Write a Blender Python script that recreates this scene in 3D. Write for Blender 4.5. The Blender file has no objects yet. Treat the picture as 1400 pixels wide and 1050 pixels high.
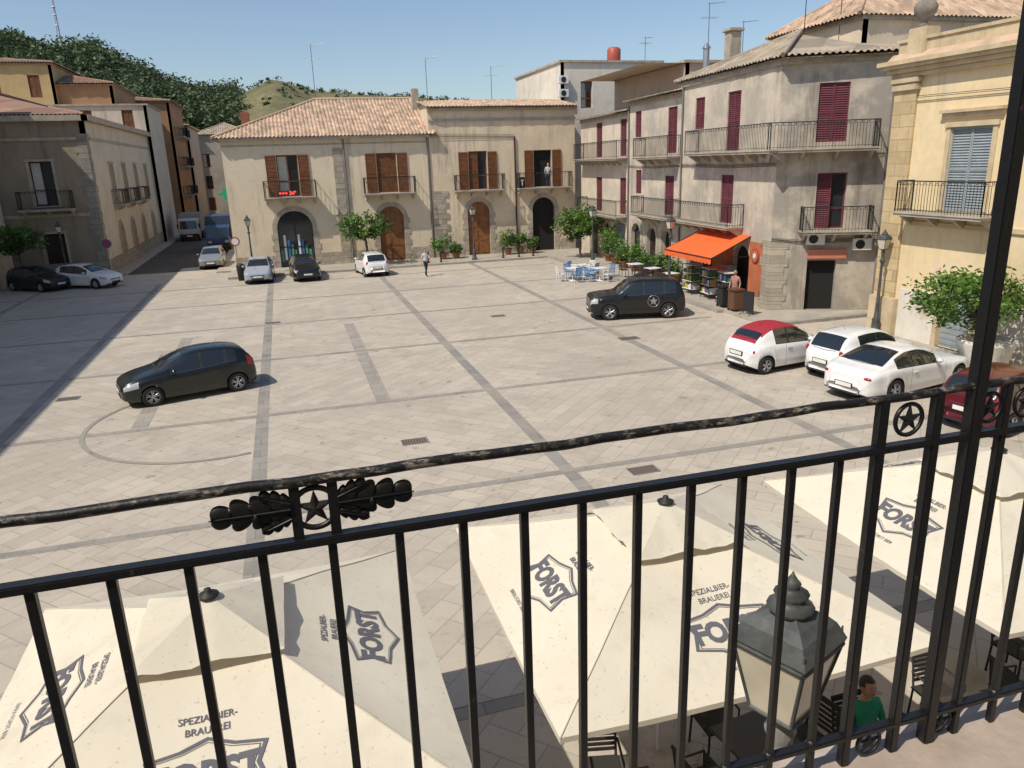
import bpy, bmesh, math, random
from mathutils import Vector, Matrix
RND=random.Random(11)
scene=bpy.context.scene
COL=scene.collection
# ------------------------------------------------------------------ materials
def newmat(name):
    m=bpy.data.materials.new(name);m.use_nodes=True
    nt=m.node_tree;b=nt.nodes['Principled BSDF'];return m,nt,b
def nd(nt,t,**k):
    n=nt.nodes.new(t)
    for a,v in k.items():setattr(n,a,v)
    return n
def setin(n,k,v):n.inputs[k].default_value=v
def c4(c):return (c[0],c[1],c[2],1)
def objcoord(nt,scale=(1,1,1),rot=(0,0,0)):
    tc=nd(nt,'ShaderNodeTexCoord');mp=nd(nt,'ShaderNodeMapping')
    setin(mp,'Scale',scale);setin(mp,'Rotation',rot)
    nt.links.new(tc.outputs['Object'],mp.inputs[0]);return mp.outputs[0]
def noisefac(nt,vec,scale,lo,hi,detail=4,rough=.6):
    n=nd(nt,'ShaderNodeTexNoise');setin(n,'Scale',scale);setin(n,'Detail',detail);setin(n,'Roughness',rough)
    nt.links.new(vec,n.inputs['Vector'])
    r=nd(nt,'ShaderNodeMapRange');setin(r,'From Min',lo);setin(r,'From Max',hi)
    nt.links.new(n.outputs[0],r.inputs[0]);return r.outputs[0]
def mix(nt,fac,a,b,mode='MIX'):
    n=nd(nt,'ShaderNodeMix',data_type='RGBA',blend_type=mode)
    for i,v in ((0,fac),(6,a),(7,b)):
        if isinstance(v,(int,float)):n.inputs[i].default_value=v
        elif isinstance(v,tuple):n.inputs[i].default_value=c4(v)
        else:nt.links.new(v,n.inputs[i])
    return n.outputs[2]
def mul(nt,a,k):
    n=nd(nt,'ShaderNodeMath',operation='MULTIPLY')
    nt.links.new(a,n.inputs[0])
    if isinstance(k,(int,float)):n.inputs[1].default_value=k
    else:nt.links.new(k,n.inputs[1])
    return n.outputs[0]
def addbump(nt,b,h,strength,dist=.02):
    n=nd(nt,'ShaderNodeBump');setin(n,'Strength',strength);setin(n,'Distance',dist)
    nt.links.new(h,n.inputs['Height']);nt.links.new(n.outputs[0],b.inputs['Normal'])
def sc(c,k):return tuple(min(1,x*k) for x in c)
def rough(name,col,var=.18,scale=.8,streak=0.,rgh=.88,bump=.25,bscale=25,damp=0.,patch=None,pl=(.54,.6),pk=.7):
    m,nt,b=newmat(name);v=objcoord(nt)
    f=noisefac(nt,v,scale,.35,.65)
    c=mix(nt,f,sc(col,1-var),sc(col,1+var*.4))
    f2=noisefac(nt,v,scale*9,.4,.75,3);c=mix(nt,mul(nt,f2,.35),c,sc(col,.74))
    if patch:
        f5=noisefac(nt,v,.5,pl[0],pl[1],7,.68);c=mix(nt,mul(nt,f5,pk),c,patch)
    if streak:
        v2=objcoord(nt,(1.3,1.3,.13));f3=noisefac(nt,v2,1.5,.5,.75,6,.7);f6=noisefac(nt,v,.35,.42,.62,2)
        c=mix(nt,mul(nt,mul(nt,f3,f6),streak),c,sc(col,.34))
    if damp:
        sp=nd(nt,'ShaderNodeSeparateXYZ');nt.links.new(v,sp.inputs[0])
        r=nd(nt,'ShaderNodeMapRange');setin(r,'From Min',2.2);setin(r,'From Max',.1);nt.links.new(sp.outputs[2],r.inputs[0])
        f4=noisefac(nt,v,1.6,.3,.65,3);c=mix(nt,mul(nt,mul(nt,r.outputs[0],f4),damp),c,sc(col,.5))
    nt.links.new(c,b.inputs['Base Color']);setin(b,'Roughness',rgh);setin(b,'Specular IOR Level',.3)
    if bump:
        n=nd(nt,'ShaderNodeTexNoise');setin(n,'Scale',bscale);setin(n,'Detail',3);nt.links.new(v,n.inputs['Vector'])
        addbump(nt,b,n.outputs[0],bump)
    return m
def flat(name,col,rgh=.5,metal=0,coat=0,var=.1,spec=.5):
    m,nt,b=newmat(name);v=objcoord(nt)
    f=noisefac(nt,v,3.,.3,.7,2);c=mix(nt,f,sc(col,1-var),sc(col,1+var*.4))
    nt.links.new(c,b.inputs['Base Color']);setin(b,'Roughness',rgh);setin(b,'Metallic',metal)
    if coat:setin(b,'Coat Weight',coat);setin(b,'Coat Roughness',.05)
    setin(b,'Specular IOR Level',spec)
    return m
def ashlar(name,col,bw=.7,bh=.36,mort=.012,var=.2):
    m,nt,b=newmat(name);v=objcoord(nt)
    sp=nd(nt,'ShaderNodeSeparateXYZ');nt.links.new(v,sp.inputs[0])
    a=nd(nt,'ShaderNodeMath',operation='ADD');nt.links.new(sp.outputs[0],a.inputs[0]);nt.links.new(sp.outputs[1],a.inputs[1])
    cb=nd(nt,'ShaderNodeCombineXYZ');nt.links.new(a.outputs[0],cb.inputs[0]);nt.links.new(sp.outputs[2],cb.inputs[1])
    br=nd(nt,'ShaderNodeTexBrick');setin(br,'Scale',1);setin(br,'Brick Width',bw);setin(br,'Row Height',bh);setin(br,'Mortar Size',mort)
    setin(br,'Color1',c4(sc(col,1-var)));setin(br,'Color2',c4(sc(col,1+var*.6)));setin(br,'Mortar',c4(sc(col,.5)))
    nt.links.new(cb.outputs[0],br.inputs['Vector'])
    f=noisefac(nt,v,2.2,.35,.7,6,.7);c=mix(nt,mul(nt,f,.5),br.outputs[0],sc(col,.55))
    nt.links.new(c,b.inputs['Base Color']);setin(b,'Roughness',.9)
    addbump(nt,b,f,.4,.03);return m
def tilemat(name,col,var=.3):
    m,nt,b=newmat(name)
    tc=nd(nt,'ShaderNodeTexCoord');mp=nd(nt,'ShaderNodeMapping');setin(mp,'Scale',(1/.26,1/.38,1))
    nt.links.new(tc.outputs['UV'],mp.inputs[0])
    fl=nd(nt,'ShaderNodeVectorMath',operation='FLOOR');nt.links.new(mp.outputs[0],fl.inputs[0])
    wn=nd(nt,'ShaderNodeTexWhiteNoise',noise_dimensions='2D');nt.links.new(fl.outputs[0],wn.inputs['Vector'])
    c=mix(nt,wn.outputs['Value'],sc(col,1-var),sc(col,1+var))
    v=objcoord(nt);f=noisefac(nt,v,.9,.45,.7);c=mix(nt,mul(nt,f,.5),c,(.16,.14,.11))
    fr=nd(nt,'ShaderNodeVectorMath',operation='FRACTION');nt.links.new(mp.outputs[0],fr.inputs[0])
    sp=nd(nt,'ShaderNodeSeparateXYZ');nt.links.new(fr.outputs[0],sp.inputs[0])
    nt.links.new(c,b.inputs['Base Color']);setin(b,'Roughness',.9)
    addbump(nt,b,sp.outputs[1],.9,.04);return m
def paving(name):
    m,nt,b=newmat(name)
    A=(.53,.465,.38);B=(.445,.39,.32);Mo=(.31,.27,.22)
    outs=[]
    for ang in (45,-45):
        v=objcoord(nt,(1,1,1),(0,0,math.radians(ang)))
        br=nd(nt,'ShaderNodeTexBrick');setin(br,'Scale',1);setin(br,'Brick Width',.84);setin(br,'Row Height',.42);setin(br,'Mortar Size',.012);setin(br,'Mortar Smooth',.4)
        setin(br,'Color1',c4(A));setin(br,'Color2',c4(B));setin(br,'Mortar',c4(Mo))
        nt.links.new(v,br.inputs['Vector']);outs.append(br.outputs[0])
    mp=nd(nt,'ShaderNodeTexCoord');m2=nd(nt,'ShaderNodeMapping');setin(m2,'Location',(1.2+6.8*10,-1.1+6.9*10,.5))
    nt.links.new(mp.outputs['Object'],m2.inputs[0])
    ck=nd(nt,'ShaderNodeTexChecker');setin(ck,'Scale',1/6.85);nt.links.new(m2.outputs[0],ck.inputs[0])
    c=mix(nt,ck.outputs['Fac'],outs[0],outs[1])
    v=objcoord(nt)
    f=noisefac(nt,v,.13,.4,.64,8,.64);c=mix(nt,mul(nt,f,.5),c,(.35,.315,.265))
    f=noisefac(nt,v,.5,.5,.7,8,.75);c=mix(nt,mul(nt,f,.42),c,(.60,.54,.45))
    f=noisefac(nt,v,.9,.53,.74,7,.74);c=mix(nt,mul(nt,f,.55),c,(.26,.225,.185))
    f=noisefac(nt,v,11,.6,.74,3);c=mix(nt,mul(nt,f,.45),c,(.22,.19,.16))
    v3=objcoord(nt,(.3,1.7,1),(0,0,.35));f=noisefac(nt,v3,.35,.55,.72,6,.68);c=mix(nt,mul(nt,f,.42),c,(.29,.255,.215))
    f=noisefac(nt,v,2.3,.67,.70,3,.5);c=mix(nt,mul(nt,f,.5),c,(.17,.145,.12))
    nt.links.new(c,b.inputs['Base Color']);setin(b,'Roughness',.62)
    setin(b,'Specular IOR Level',.35)
    return m
def bandmat(name,col,mixc=(.42,.37,.3)):
    m,nt,b=newmat(name);v=objcoord(nt)
    br=nd(nt,'ShaderNodeTexBrick');setin(br,'Scale',1);setin(br,'Brick Width',.6);setin(br,'Row Height',.45);setin(br,'Mortar Size',.012)
    setin(br,'Color1',c4(sc(col,.85)));setin(br,'Color2',c4(sc(col,1.15)));setin(br,'Mortar',c4(sc(col,.6)))
    nt.links.new(v,br.inputs['Vector'])
    f=noisefac(nt,v,.6,.38,.66,8,.74);c=mix(nt,mul(nt,f,.7),br.outputs[0],mixc)
    nt.links.new(c,b.inputs['Base Color']);setin(b,'Roughness',.7);return m
def canopymat(name,k=1):
    m,nt,b=newmat(name);v=objcoord(nt)
    f=noisefac(nt,v,.8,.3,.7,5);c=mix(nt,f,sc((.72,.655,.53),k),sc((.80,.74,.61),k))
    f=noisefac(nt,v,2.6,.52,.8,6,.7);c=mix(nt,mul(nt,f,.45),c,sc((.52,.46,.36),k))
    f=noisefac(nt,v,25,.66,.72,2,.5);c=mix(nt,mul(nt,f,.35),c,(.3,.25,.18))
    nt.links.new(c,b.inputs['Base Color']);setin(b,'Roughness',.85);setin(b,'Specular IOR Level',.2)
    fn=noisefac(nt,v,2.2,.2,.8,3);addbump(nt,b,fn,.2,.03)
    tr=nd(nt,'ShaderNodeBsdfTranslucent');nt.links.new(c,tr.inputs[0])
    mx=nd(nt,'ShaderNodeMixShader');setin(mx,0,.15)
    out=[n for n in nt.nodes if n.type=='OUTPUT_MATERIAL'][0]
    nt.links.new(b.outputs[0],mx.inputs[1]);nt.links.new(tr.outputs[0],mx.inputs[2]);nt.links.new(mx.outputs[0],out.inputs[0])
    return m
def railmat(name,chip):
    m,nt,b=newmat(name);v=objcoord(nt)
    c=(.010,.010,.011)
    f=noisefac(nt,v,30,.66-chip*.14,.7-chip*.08,5,.7);c=mix(nt,mul(nt,f,.6),c,(.12,.09,.065))
    if chip:
        v2=objcoord(nt,(.35,1,1));f=noisefac(nt,v2,60,.55,.63,5,.7);c=mix(nt,mul(nt,f,.7),c,(.32,.29,.25))
    nt.links.new(c,b.inputs['Base Color']);setin(b,'Roughness',.42);setin(b,'Specular IOR Level',.5)
    fn=noisefac(nt,v,70,.2,.8,3);addbump(nt,b,fn,.35,.002);return m
def leafmat(name,c1,c2):
    m,nt,b=newmat(name);v=objcoord(nt)
    f=noisefac(nt,v,2.5,.35,.65,2);c=mix(nt,f,c1,c2)
    nt.links.new(c,b.inputs['Base Color']);setin(b,'Roughness',.55)
    tr=nd(nt,'ShaderNodeBsdfTranslucent');nt.links.new(c,tr.inputs[0])
    mx=nd(nt,'ShaderNodeMixShader');setin(mx,0,.25)
    out=[n for n in nt.nodes if n.type=='OUTPUT_MATERIAL'][0]
    nt.links.new(b.outputs[0],mx.inputs[1]);nt.links.new(tr.outputs[0],mx.inputs[2]);nt.links.new(mx.outputs[0],out.inputs[0])
    return m
def emis(name,col,s):
    m,nt,b=newmat(name);setin(b,'Base Color',c4(col));setin(b,'Emission Color',c4(col));setin(b,'Emission Strength',s);return m

GLASS=flat('window_glass',(.025,.03,.035),.06,0,0,.2,.6)
CGLASS=flat('car_glass',(.014,.018,.02),.03,0,.6,.1,.8)
DARK=flat('dark_interior',(.012,.011,.01),.9)
BLACKP=flat('black_plastic',(.02,.02,.02),.6)
RUBBER=flat('rubber',(.018,.018,.018),.85)
IRON=flat('iron_paint',(.02,.02,.022),.5,.2)
RIM=flat('alloy',(.5,.5,.52),.3,.8)
WHITE=flat('white_plastic',(.75,.75,.74),.4)
PLATE=flat('plate_white',(.75,.75,.72),.4)
REDL=flat('tail_light_red',(.35,.01,.01),.15,0,.6)
HEADL=flat('headlight_glass',(.45,.47,.5),.1,0,.8)
PAVE=paving('piazza_stone');BAND=bandmat('dark_band_stone',(.245,.23,.205),(.38,.34,.28))
BAND2=bandmat('worn_band_stone',(.30,.275,.24))
KERB=rough('kerb_stone',(.34,.31,.27),.2,2)
SIDEW=bandmat('sidewalk_stone',(.38,.345,.29))
ASPH=rough('asphalt',(.1,.095,.09),.25,.6,bump=.3)
DIRT=rough('dry_ground',(.2,.17,.11),.3,.05)
SHBROWN=rough('brown_shutter',(.21,.085,.035),.25,3,rgh=.55,bump=0)
SHPURP=rough('purple_shutter',(.17,.045,.06),.25,3,rgh=.6,bump=0)
SHGREY=rough('grey_shutter',(.30,.34,.36),.15,3,rgh=.6,bump=0)
DOORW=rough('door_wood',(.26,.11,.04),.3,4,rgh=.5,bump=0)
DARKW=rough('dark_door_wood',(.05,.032,.022),.3,4,rgh=.6,bump=0)
TILE=tilemat('terracotta_tiles',(.46,.32,.22));TILE2=tilemat('grey_tiles',(.33,.27,.2))
TILER=tilemat('red_tiles',(.27,.155,.105))
PIPE=rough('downpipe_grey',(.2,.19,.18),.2,2);PIPEB=rough('downpipe_brown',(.07,.03,.025),.2,2)
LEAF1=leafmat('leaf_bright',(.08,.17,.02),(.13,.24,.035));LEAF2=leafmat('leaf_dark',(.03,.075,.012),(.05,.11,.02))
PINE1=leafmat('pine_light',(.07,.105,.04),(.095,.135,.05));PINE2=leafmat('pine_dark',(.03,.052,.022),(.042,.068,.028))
BARK=rough('bark',(.13,.1,.075),.3,5)
# ------------------------------------------------------------------ mesh builder
class MB:
    def __init__(s):s.v=[];s.f=[];s.mi=[];s.sm=[];s.uv=[];s.mats=[];s.M=Matrix.Identity(4)
    def m(s,mat):
        if mat not in s.mats:s.mats.append(mat)
        return s.mats.index(mat)
    def add(s,vs,fs,mat,smooth=False,uv=None):
        o=len(s.v);M=s.M
        for p in vs:s.v.append(tuple(M@Vector(p)))
        k=s.m(mat) if not isinstance(mat,list) else None
        for i,f in enumerate(fs):
            s.f.append([o+a for a in f]);s.mi.append(k if k is not None else s.m(mat[i]));s.sm.append(smooth)
            s.uv.append([uv[a] for a in f] if uv else None)
    def box(s,x0,x1,y0,y1,z0,z1,mat):
        v=[(x,y,z) for x in (x0,x1) for y in (y0,y1) for z in (z0,z1)]
        s.add(v,[(0,1,3,2),(4,6,7,5),(0,4,5,1),(2,3,7,6),(0,2,6,4),(1,5,7,3)],mat)
    def bbox(s,x0,x1,y0,y1,z0,z1,b,mat,smooth=False,seg=2):
        bm=bmesh.new();bmesh.ops.create_cube(bm,size=1)
        for v in bm.verts:v.co=Vector(((x0+x1)/2+v.co.x*(x1-x0),(y0+y1)/2+v.co.y*(y1-y0),(z0+z1)/2+v.co.z*(z1-z0)))
        bmesh.ops.bevel(bm,geom=bm.edges[:],offset=b,segments=seg,affect='EDGES')
        bm.verts.index_update();s.add([v.co[:] for v in bm.verts],[[v.index for v in f.verts] for f in bm.faces],mat,smooth);bm.free()
    def cyl(s,p0,p1,r0,r1=None,n=10,mat=None,cap=True,smooth=True):
        r1=r0 if r1 is None else r1
        p0=Vector(p0);p1=Vector(p1);d=(p1-p0)
        if d.length<1e-7:return
        d.normalize();a=d.orthogonal().normalized();b=d.cross(a)
        v=[];
        for p,r in((p0,r0),(p1,r1)):
            for i in range(n):
                t=2*math.pi*i/n;v.append(tuple(p+a*math.cos(t)*r+b*math.sin(t)*r))
        s.add(v,[(i,(i+1)%n,n+(i+1)%n,n+i) for i in range(n)],mat,smooth)
        if cap:s.add(v,[list(range(n))[::-1],list(range(n,2*n))],mat)
    def lathe(s,c,prof,n,mat,smooth=True,rot=0,caps=True):
        v=[];f=[]
        for r,z in prof:
            for i in range(n):
                t=2*math.pi*(i+rot)/n;v.append((c[0]+r*math.cos(t),c[1]+r*math.sin(t),c[2]+z))
        for k in range(len(prof)-1):
            for i in range(n):f.append((k*n+i,k*n+(i+1)%n,(k+1)*n+(i+1)%n,(k+1)*n+i))
        if caps:f.append(list(range(n))[::-1]);f.append([(len(prof)-1)*n+i for i in range(n)])
        s.add(v,f,mat,smooth)
    def ell(s,c,r,mat,n=14,k=8):
        v=[];f=[]
        for i in range(k+1):
            ph=math.pi*i/k
            for j in range(n):
                t=2*math.pi*j/n;v.append((c[0]+r[0]*math.sin(ph)*math.cos(t),c[1]+r[1]*math.sin(ph)*math.sin(t),c[2]+r[2]*math.cos(ph)))
        for i in range(k):
            for j in range(n):f.append((i*n+j,i*n+(j+1)%n,(i+1)*n+(j+1)%n,(i+1)*n+j))
        s.add(v,f,mat,True)
    def tube(s,pts,r,n,mat,closed=False):
        pts=[Vector(p) for p in pts];N=len(pts);v=[];f=[]
        prev=None
        for i,p in enumerate(pts):
            if closed:d=pts[(i+1)%N]-pts[i-1]
            else:d=pts[min(i+1,N-1)]-pts[max(i-1,0)]
            d.normalize()
            a=d.orthogonal().normalized() if prev is None else (prev-d*prev.dot(d)).normalized()
            prev=a;b=d.cross(a)
            for k in range(n):
                t=2*math.pi*k/n;v.append(tuple(p+a*math.cos(t)*r+b*math.sin(t)*r))
        for i in range(N if closed else N-1):
            j=(i+1)%N
            for k in range(n):f.append((i*n+k,i*n+(k+1)%n,j*n+(k+1)%n,j*n+k))
        s.add(v,f,mat,True)
    def extr(s,poly,y0,y1,mat):
        n=len(poly);v=[(x,y0,z) for x,z in poly]+[(x,y1,z) for x,z in poly]
        s.add(v,[list(range(n)),list(range(n,2*n))[::-1]]+[(i,(i+1)%n,n+(i+1)%n,n+i) for i in range(n)],mat)
    def obj(s,name,parent=None):
        me=bpy.data.meshes.new(name);me.from_pydata(s.v,[],s.f)
        for m in s.mats:me.materials.append(m)
        me.polygons.foreach_set('material_index',s.mi);me.polygons.foreach_set('use_smooth',s.sm)
        if any(u for u in s.uv):
            l=me.uv_layers.new(name='UVMap')
            for p,u in zip(me.polygons,s.uv):
                if u:
                    for li,c in zip(p.loop_indices,u):l.data[li].uv=c
        me.update();o=bpy.data.objects.new(name,me);COL.objects.link(o)
        if parent:o.parent=parent
        return o
class Grp:
    def __init__(s,name):
        s.e=bpy.data.objects.new(name,None);COL.objects.link(s.e);s.parts={};s.M=Matrix.Identity(4)
    def p(s,n):
        if n not in s.parts:s.parts[n]=MB()
        s.parts[n].M=s.M;return s.parts[n]
    def done(s):
        for n,mb in s.parts.items():mb.obj(n,s.e)
        return s.e
def frame(O,u,n):
    u=Vector((u[0],u[1],0)).normalized();n=Vector((n[0],n[1],0)).normalized()
    return Matrix(((u.x,n.x,0,O[0]),(u.y,n.y,0,O[1]),(0,0,1,O[2] if len(O)>2 else 0),(0,0,0,1)))
def place(x,y,z=0,ang=0,s=1):
    return Matrix.Translation((x,y,z))@Matrix.Rotation(ang,4,'Z')@Matrix.Scale(s,4)
# ------------------------------------------------------------------ facades
def OP(s0,s1,z0,z1,k,m=None,arch=False,trim=None):return dict(s0=s0,s1=s1,z0=z0,z1=z1,k=k,m=m,arch=arch,trim=trim)
def louvre(mb,s0,s1,d0,z0,z1,mat):
    w=.05;mb.box(s0,s0+w,d0,d0+.045,z0,z1,mat);mb.box(s1-w,s1,d0,d0+.045,z0,z1,mat)
    for z in (z0,(z0+z1)/2-.04,z1-.08):mb.box(s0+w,s1-w,d0+.002,d0+.043,z,z+.08,mat)
    n=int((z1-z0)/.085);
    for i in range(1,n):
        z=z0+i*(z1-z0)/n
        a=[(s0+w,d0+.005,z+.03),(s1-w,d0+.005,z+.03),(s1-w,d0+.038,z-.025),(s0+w,d0+.038,z-.025)]
        mb.add(a,[(0,1,2,3)],mat)
    mb.box(s0+w,s1-w,d0-.01,d0+.001,z0,z1,mat)
CURT=rough('curtain_fabric',(.55,.52,.46),.15,6,bump=0)
def facade(g,M,S0,S1,Z1,ops,wm,rev=.24,depth=8,z0w=0,trimmat=None,core=True):
    g.M=M;w=g.p('walls')
    ss=sorted(set([S0,S1]+[o['s0'] for o in ops]+[o['s1'] for o in ops]))
    zs=sorted(set([z0w,Z1]+[o['z0'] for o in ops]+[o['z1'] for o in ops]))
    for i in range(len(ss)-1):
        for j in range(len(zs)-1):
            cs=(ss[i]+ss[i+1])/2;cz=(zs[j]+zs[j+1])/2
            if any(o['s0']<cs<o['s1'] and o['z0']<cz<o['z1'] for o in ops):continue
            w.add([(ss[i],0,zs[j]),(ss[i+1],0,zs[j]),(ss[i+1],0,zs[j+1]),(ss[i],0,zs[j+1])],[(0,1,2,3)],wm)
    if core:
        w.box(S0+.002,S1-.002,-depth,-rev-.05,z0w,Z1-.01,wm)
    for s in(S0,S1):w.add([(s,0,z0w),(s,-rev-.06,z0w),(s,-rev-.06,Z1),(s,0,Z1)],[(0,1,2,3)],wm)
    w.add([(S0,0,Z1),(S1,0,Z1),(S1,-depth,Z1),(S0,-depth,Z1)],[(0,1,2,3)],wm)
    for o in ops:
        s0,s1,z0,z1=o['s0'],o['s1'],o['z0'],o['z1'];r=(s1-s0)/2;cx=(s0+s1)/2
        zt=z1
        if o['arch']:
            rise=r*.95;zt=z1-rise;N=10
            arc=[(cx-r*math.cos(math.pi/2*i/N),zt+rise*math.sin(math.pi/2*i/N)) for i in range(N+1)]
            for sg in(1,-1):
                a=[(cx+(x-cx)*sg,z) for x,z in arc];cr=(cx-r*sg,z1)
                for i in range(N):
                    w.add([(cr[0],0,cr[1]),(a[i][0],0,a[i][1]),(a[i+1][0],0,a[i+1][1])],[(0,1,2)],wm)
                    w.add([(a[i][0],0,a[i][1]),(a[i+1][0],0,a[i+1][1]),(a[i+1][0],-rev,a[i+1][1]),(a[i][0],-rev,a[i][1])],[(0,1,2,3)],trimmat or wm)
        else:
            w.add([(s0,0,z1),(s1,0,z1),(s1,-rev,z1),(s0,-rev,z1)],[(0,1,2,3)],wm)
        for s in(s0,s1):w.add([(s,0,z0),(s,-rev,z0),(s,-rev,zt),(s,0,zt)],[(0,1,2,3)],trimmat or wm)
        w.add([(s0,0,z0),(s1,0,z0),(s1,-rev,z0),(s0,-rev,z0)],[(0,1,2,3)],trimmat or wm)
        k=o['k'];mt=o['m'];gl=g.p('windows');sh=g.p('shutters')
        gl.box(s0-.01,s1+.01,-rev-.03,-rev,z0,z1,DARK if k in('dark','door') else GLASS)
        if k in('glass','open','shop','half'):
            fm=mt if mt and k!='shop' else IRON
            for a,b in((s0,s0+.06),(cx-.04,cx+.04),(s1-.06,s1)):gl.box(a,b,-rev+.002,-rev+.05,z0,z1,fm)
            for z in(z0,z0+(z1-z0)*.35,z1-.07):gl.box(s0+.06,s1-.06,-rev+.004,-rev+.045,z,z+.06,fm)
            if RND.random()<.6 and k!='shop':
                gl.box(s0+.06,cx-.04,-rev+.001,-rev+.003,z0+.1,z1-.1,CURT)
        if k=='closed':
            louvre(sh,s0,cx-.005,-.1,z0+.01,z1,mt);louvre(sh,cx+.005,s1,-.1,z0+.01,z1,mt)
        if k=='half':
            louvre(sh,s0,cx-.005,-.1,z0+.01,z1,mt)
        if k=='open':
            lw=(s1-s0)/2
            for a,b in((s0-lw-.03,s0-.03),(s1+.03,s1+lw+.03)):louvre(sh,a,b,.03,z0+.02,z1-.02,mt)
        if k=='door':
            for a,b in((s0,cx-.01),(cx+.01,s1)):
                sh.box(a,b,-rev+.002,-rev+.06,z0,z1,mt)
                hh=(z1-z0);n=4
                for i in range(n):
                    sh.box(a+.1,b-.1,-rev+.06,-rev+.085,z0+.1+i*hh/n,z0+(i+1)*hh/n-.06,mt)
        if k=='rollup':
            n=int((z1-z0)/.1)
            for i in range(n):sh.box(s0,s1,-rev+.03,-rev+.06+.015*(i%2),z0+i*.1,z0+(i+1)*.1,mt)
        if o['trim']:
            t=g.p('window_surrounds');tw=.17;tm=o['trim']
            if o['arch']:
                N=14
                for i in range(N):
                    a0=math.pi*i/N;a1=math.pi*(i+1)/N
                    P=lambda a,q:(cx-(r+q)*math.cos(a),zt+(rise+q)*math.sin(a))
                    q=[P(a0,.0),P(a1,.0),P(a1,tw*1.9),P(a0,tw*1.9)]
                    t.extr(q,0.0,.035+.012*(i%2),tm)
                n=int((zt-z0)/.35)
                for i in range(n):
                    h0=z0+i*(zt-z0)/n;h1=z0+(i+1)*(zt-z0)/n;e=.12*(i%2)
                    t.box(s0-tw*1.9-e,s0,0,.035+.01*(i%2),h0,h1-.01,tm);t.box(s1,s1+tw*1.9+e,0,.035+.01*(i%2),h0,h1-.01,tm)
            else:
                t.box(s0-tw,s0,0,.04,z0,z1,tm);t.box(s1,s1+tw,0,.04,z0,z1,tm);t.box(s0-tw-.05,s1+tw+.05,0,.09,z1,z1+.16,tm)
                if z0>1:t.box(s0-.15,s1+.15,-.02,.1,z0-.1,z0,tm)
def balcony(g,M,s0,s1,z,depth=.75,h=1.0,slab=None,rm=IRON,sides=(1,1),corb=True,step=.125):
    g.M=M;b=g.p('balconies');r=g.p('railings')
    b.box(s0,s1,0.001,depth,z-.14,z,slab);b.box(s0-.04,s1+.04,.002,depth+.04,z-.05,z+.002,slab)
    if corb:
        n=max(2,int((s1-s0)/1.1)+1)
        for i in range(n):
            s=s0+.15+(s1-s0-.3)*i/(n-1)
            v=[(s-.06,0.001,z-.14),(s+.06,.001,z-.14),(s+.06,depth*.8,z-.14),(s-.06,depth*.8,z-.14),(s-.06,.001,z-.5),(s+.06,.001,z-.5),(s+.06,depth*.25,z-.42),(s-.06,depth*.25,z-.42)]
            b.add(v,[(0,3,7,4),(1,2,6,5),(3,2,6,7),(4,5,6,7),(0,1,2,3)],slab)
    dd=depth-.03
    def run(a,bb):
        L=math.dist(a,bb);n=max(1,int(L/step))
        r.cyl((a[0],a[1],z+h),(bb[0],bb[1],z+h),.02,None,6,rm);r.cyl((a[0],a[1],z+h-.12),(bb[0],bb[1],z+h-.12),.009,None,4,rm);r.cyl((a[0],a[1],z+.08),(bb[0],bb[1],z+.08),.012,None,4,rm)
        for i in range(n+1):
            x=a[0]+(bb[0]-a[0])*i/n;y=a[1]+(bb[1]-a[1])*i/n
            e=.022 if i in(0,n) else .009
            r.cyl((x,y,z),(x,y,z+h),e,None,4,rm,False)
            if i<n and i%2==0:
                xm=x+(bb[0]-a[0])/n/2;ym=y+(bb[1]-a[1])/n/2
                r.lathe((xm,ym,z+h-.06),[(.0,-.04),(.03,0),(0,.04)],4,rm,False)
    run((s0+.03,dd),(s1-.03,dd))
    if sides[0]:run((s0+.03,.02),(s0+.03,dd))
    if sides[1]:run((s1-.03,.02),(s1-.03,dd))
def quoins(g,M,s,sg,z0,z1,mat,w=.35,h=.38):
    g.M=M;q=g.p('quoins');n=int((z1-z0)/h)
    for i in range(n):
        ww=w+(.18 if i%2 else 0);a,b=(s,s+sg*ww) if sg>0 else (s-ww,s)
        q.bbox(a+.002,b-.002,-.01,.022+.006*(i%3),z0+i*h+.003,z0+(i+1)*h-.003,.006,mat,False,1)
def tiled(mb,pts,eave,mat,w=.26,hgt=.06,over=0):
    P=[Vector(p) for p in pts];e=(P[eave[1]]-P[eave[0]]).normalized()
    n=(P[1]-P[0]).cross(P[2]-P[0]).normalized()
    if n.z<0:n=-n
    gdir=n.cross(e)
    if gdir.z<0:gdir=-gdir
    O=P[eave[0]];q=[((p-O).dot(e),(p-O).dot(gdir)) for p in P]
    smin=min(a for a,_ in q);smax=max(a for a,_ in q)
    prof=[0,.75,1,.75,0,-.25];st=w/6;N=int((smax-smin)/st)
    v=[];uv=[];f=[];last=None
    for i in range(N+1):
        s=smin+1e-4+(smax-smin-2e-4)*i/N;ts=[]
        for k in range(len(q)):
            (a0,b0),(a1,b1)=q[k],q[(k+1)%len(q)]
            if (a0-s)*(a1-s)<=0 and abs(a1-a0)>1e-9:ts.append(b0+(b1-b0)*(s-a0)/(a1-a0))
        if len(ts)<2:last=None;continue
        t0,t1=min(ts),max(ts);h=prof[i%6]*hgt
        t0-=.05*((i//6*7919)%5)/5
        for t in(t0,t1):
            v.append(tuple(O+e*s+gdir*t+n*h));uv.append((s-smin,t))
        if last is not None:f.append((last,len(v)-2,len(v)-1,last+1))
        last=len(v)-2
    mb.add(v,f,mat,True,uv)
    mb.add([tuple(p-n*.1) for p in P],[list(range(len(P)))],mat)
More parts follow.
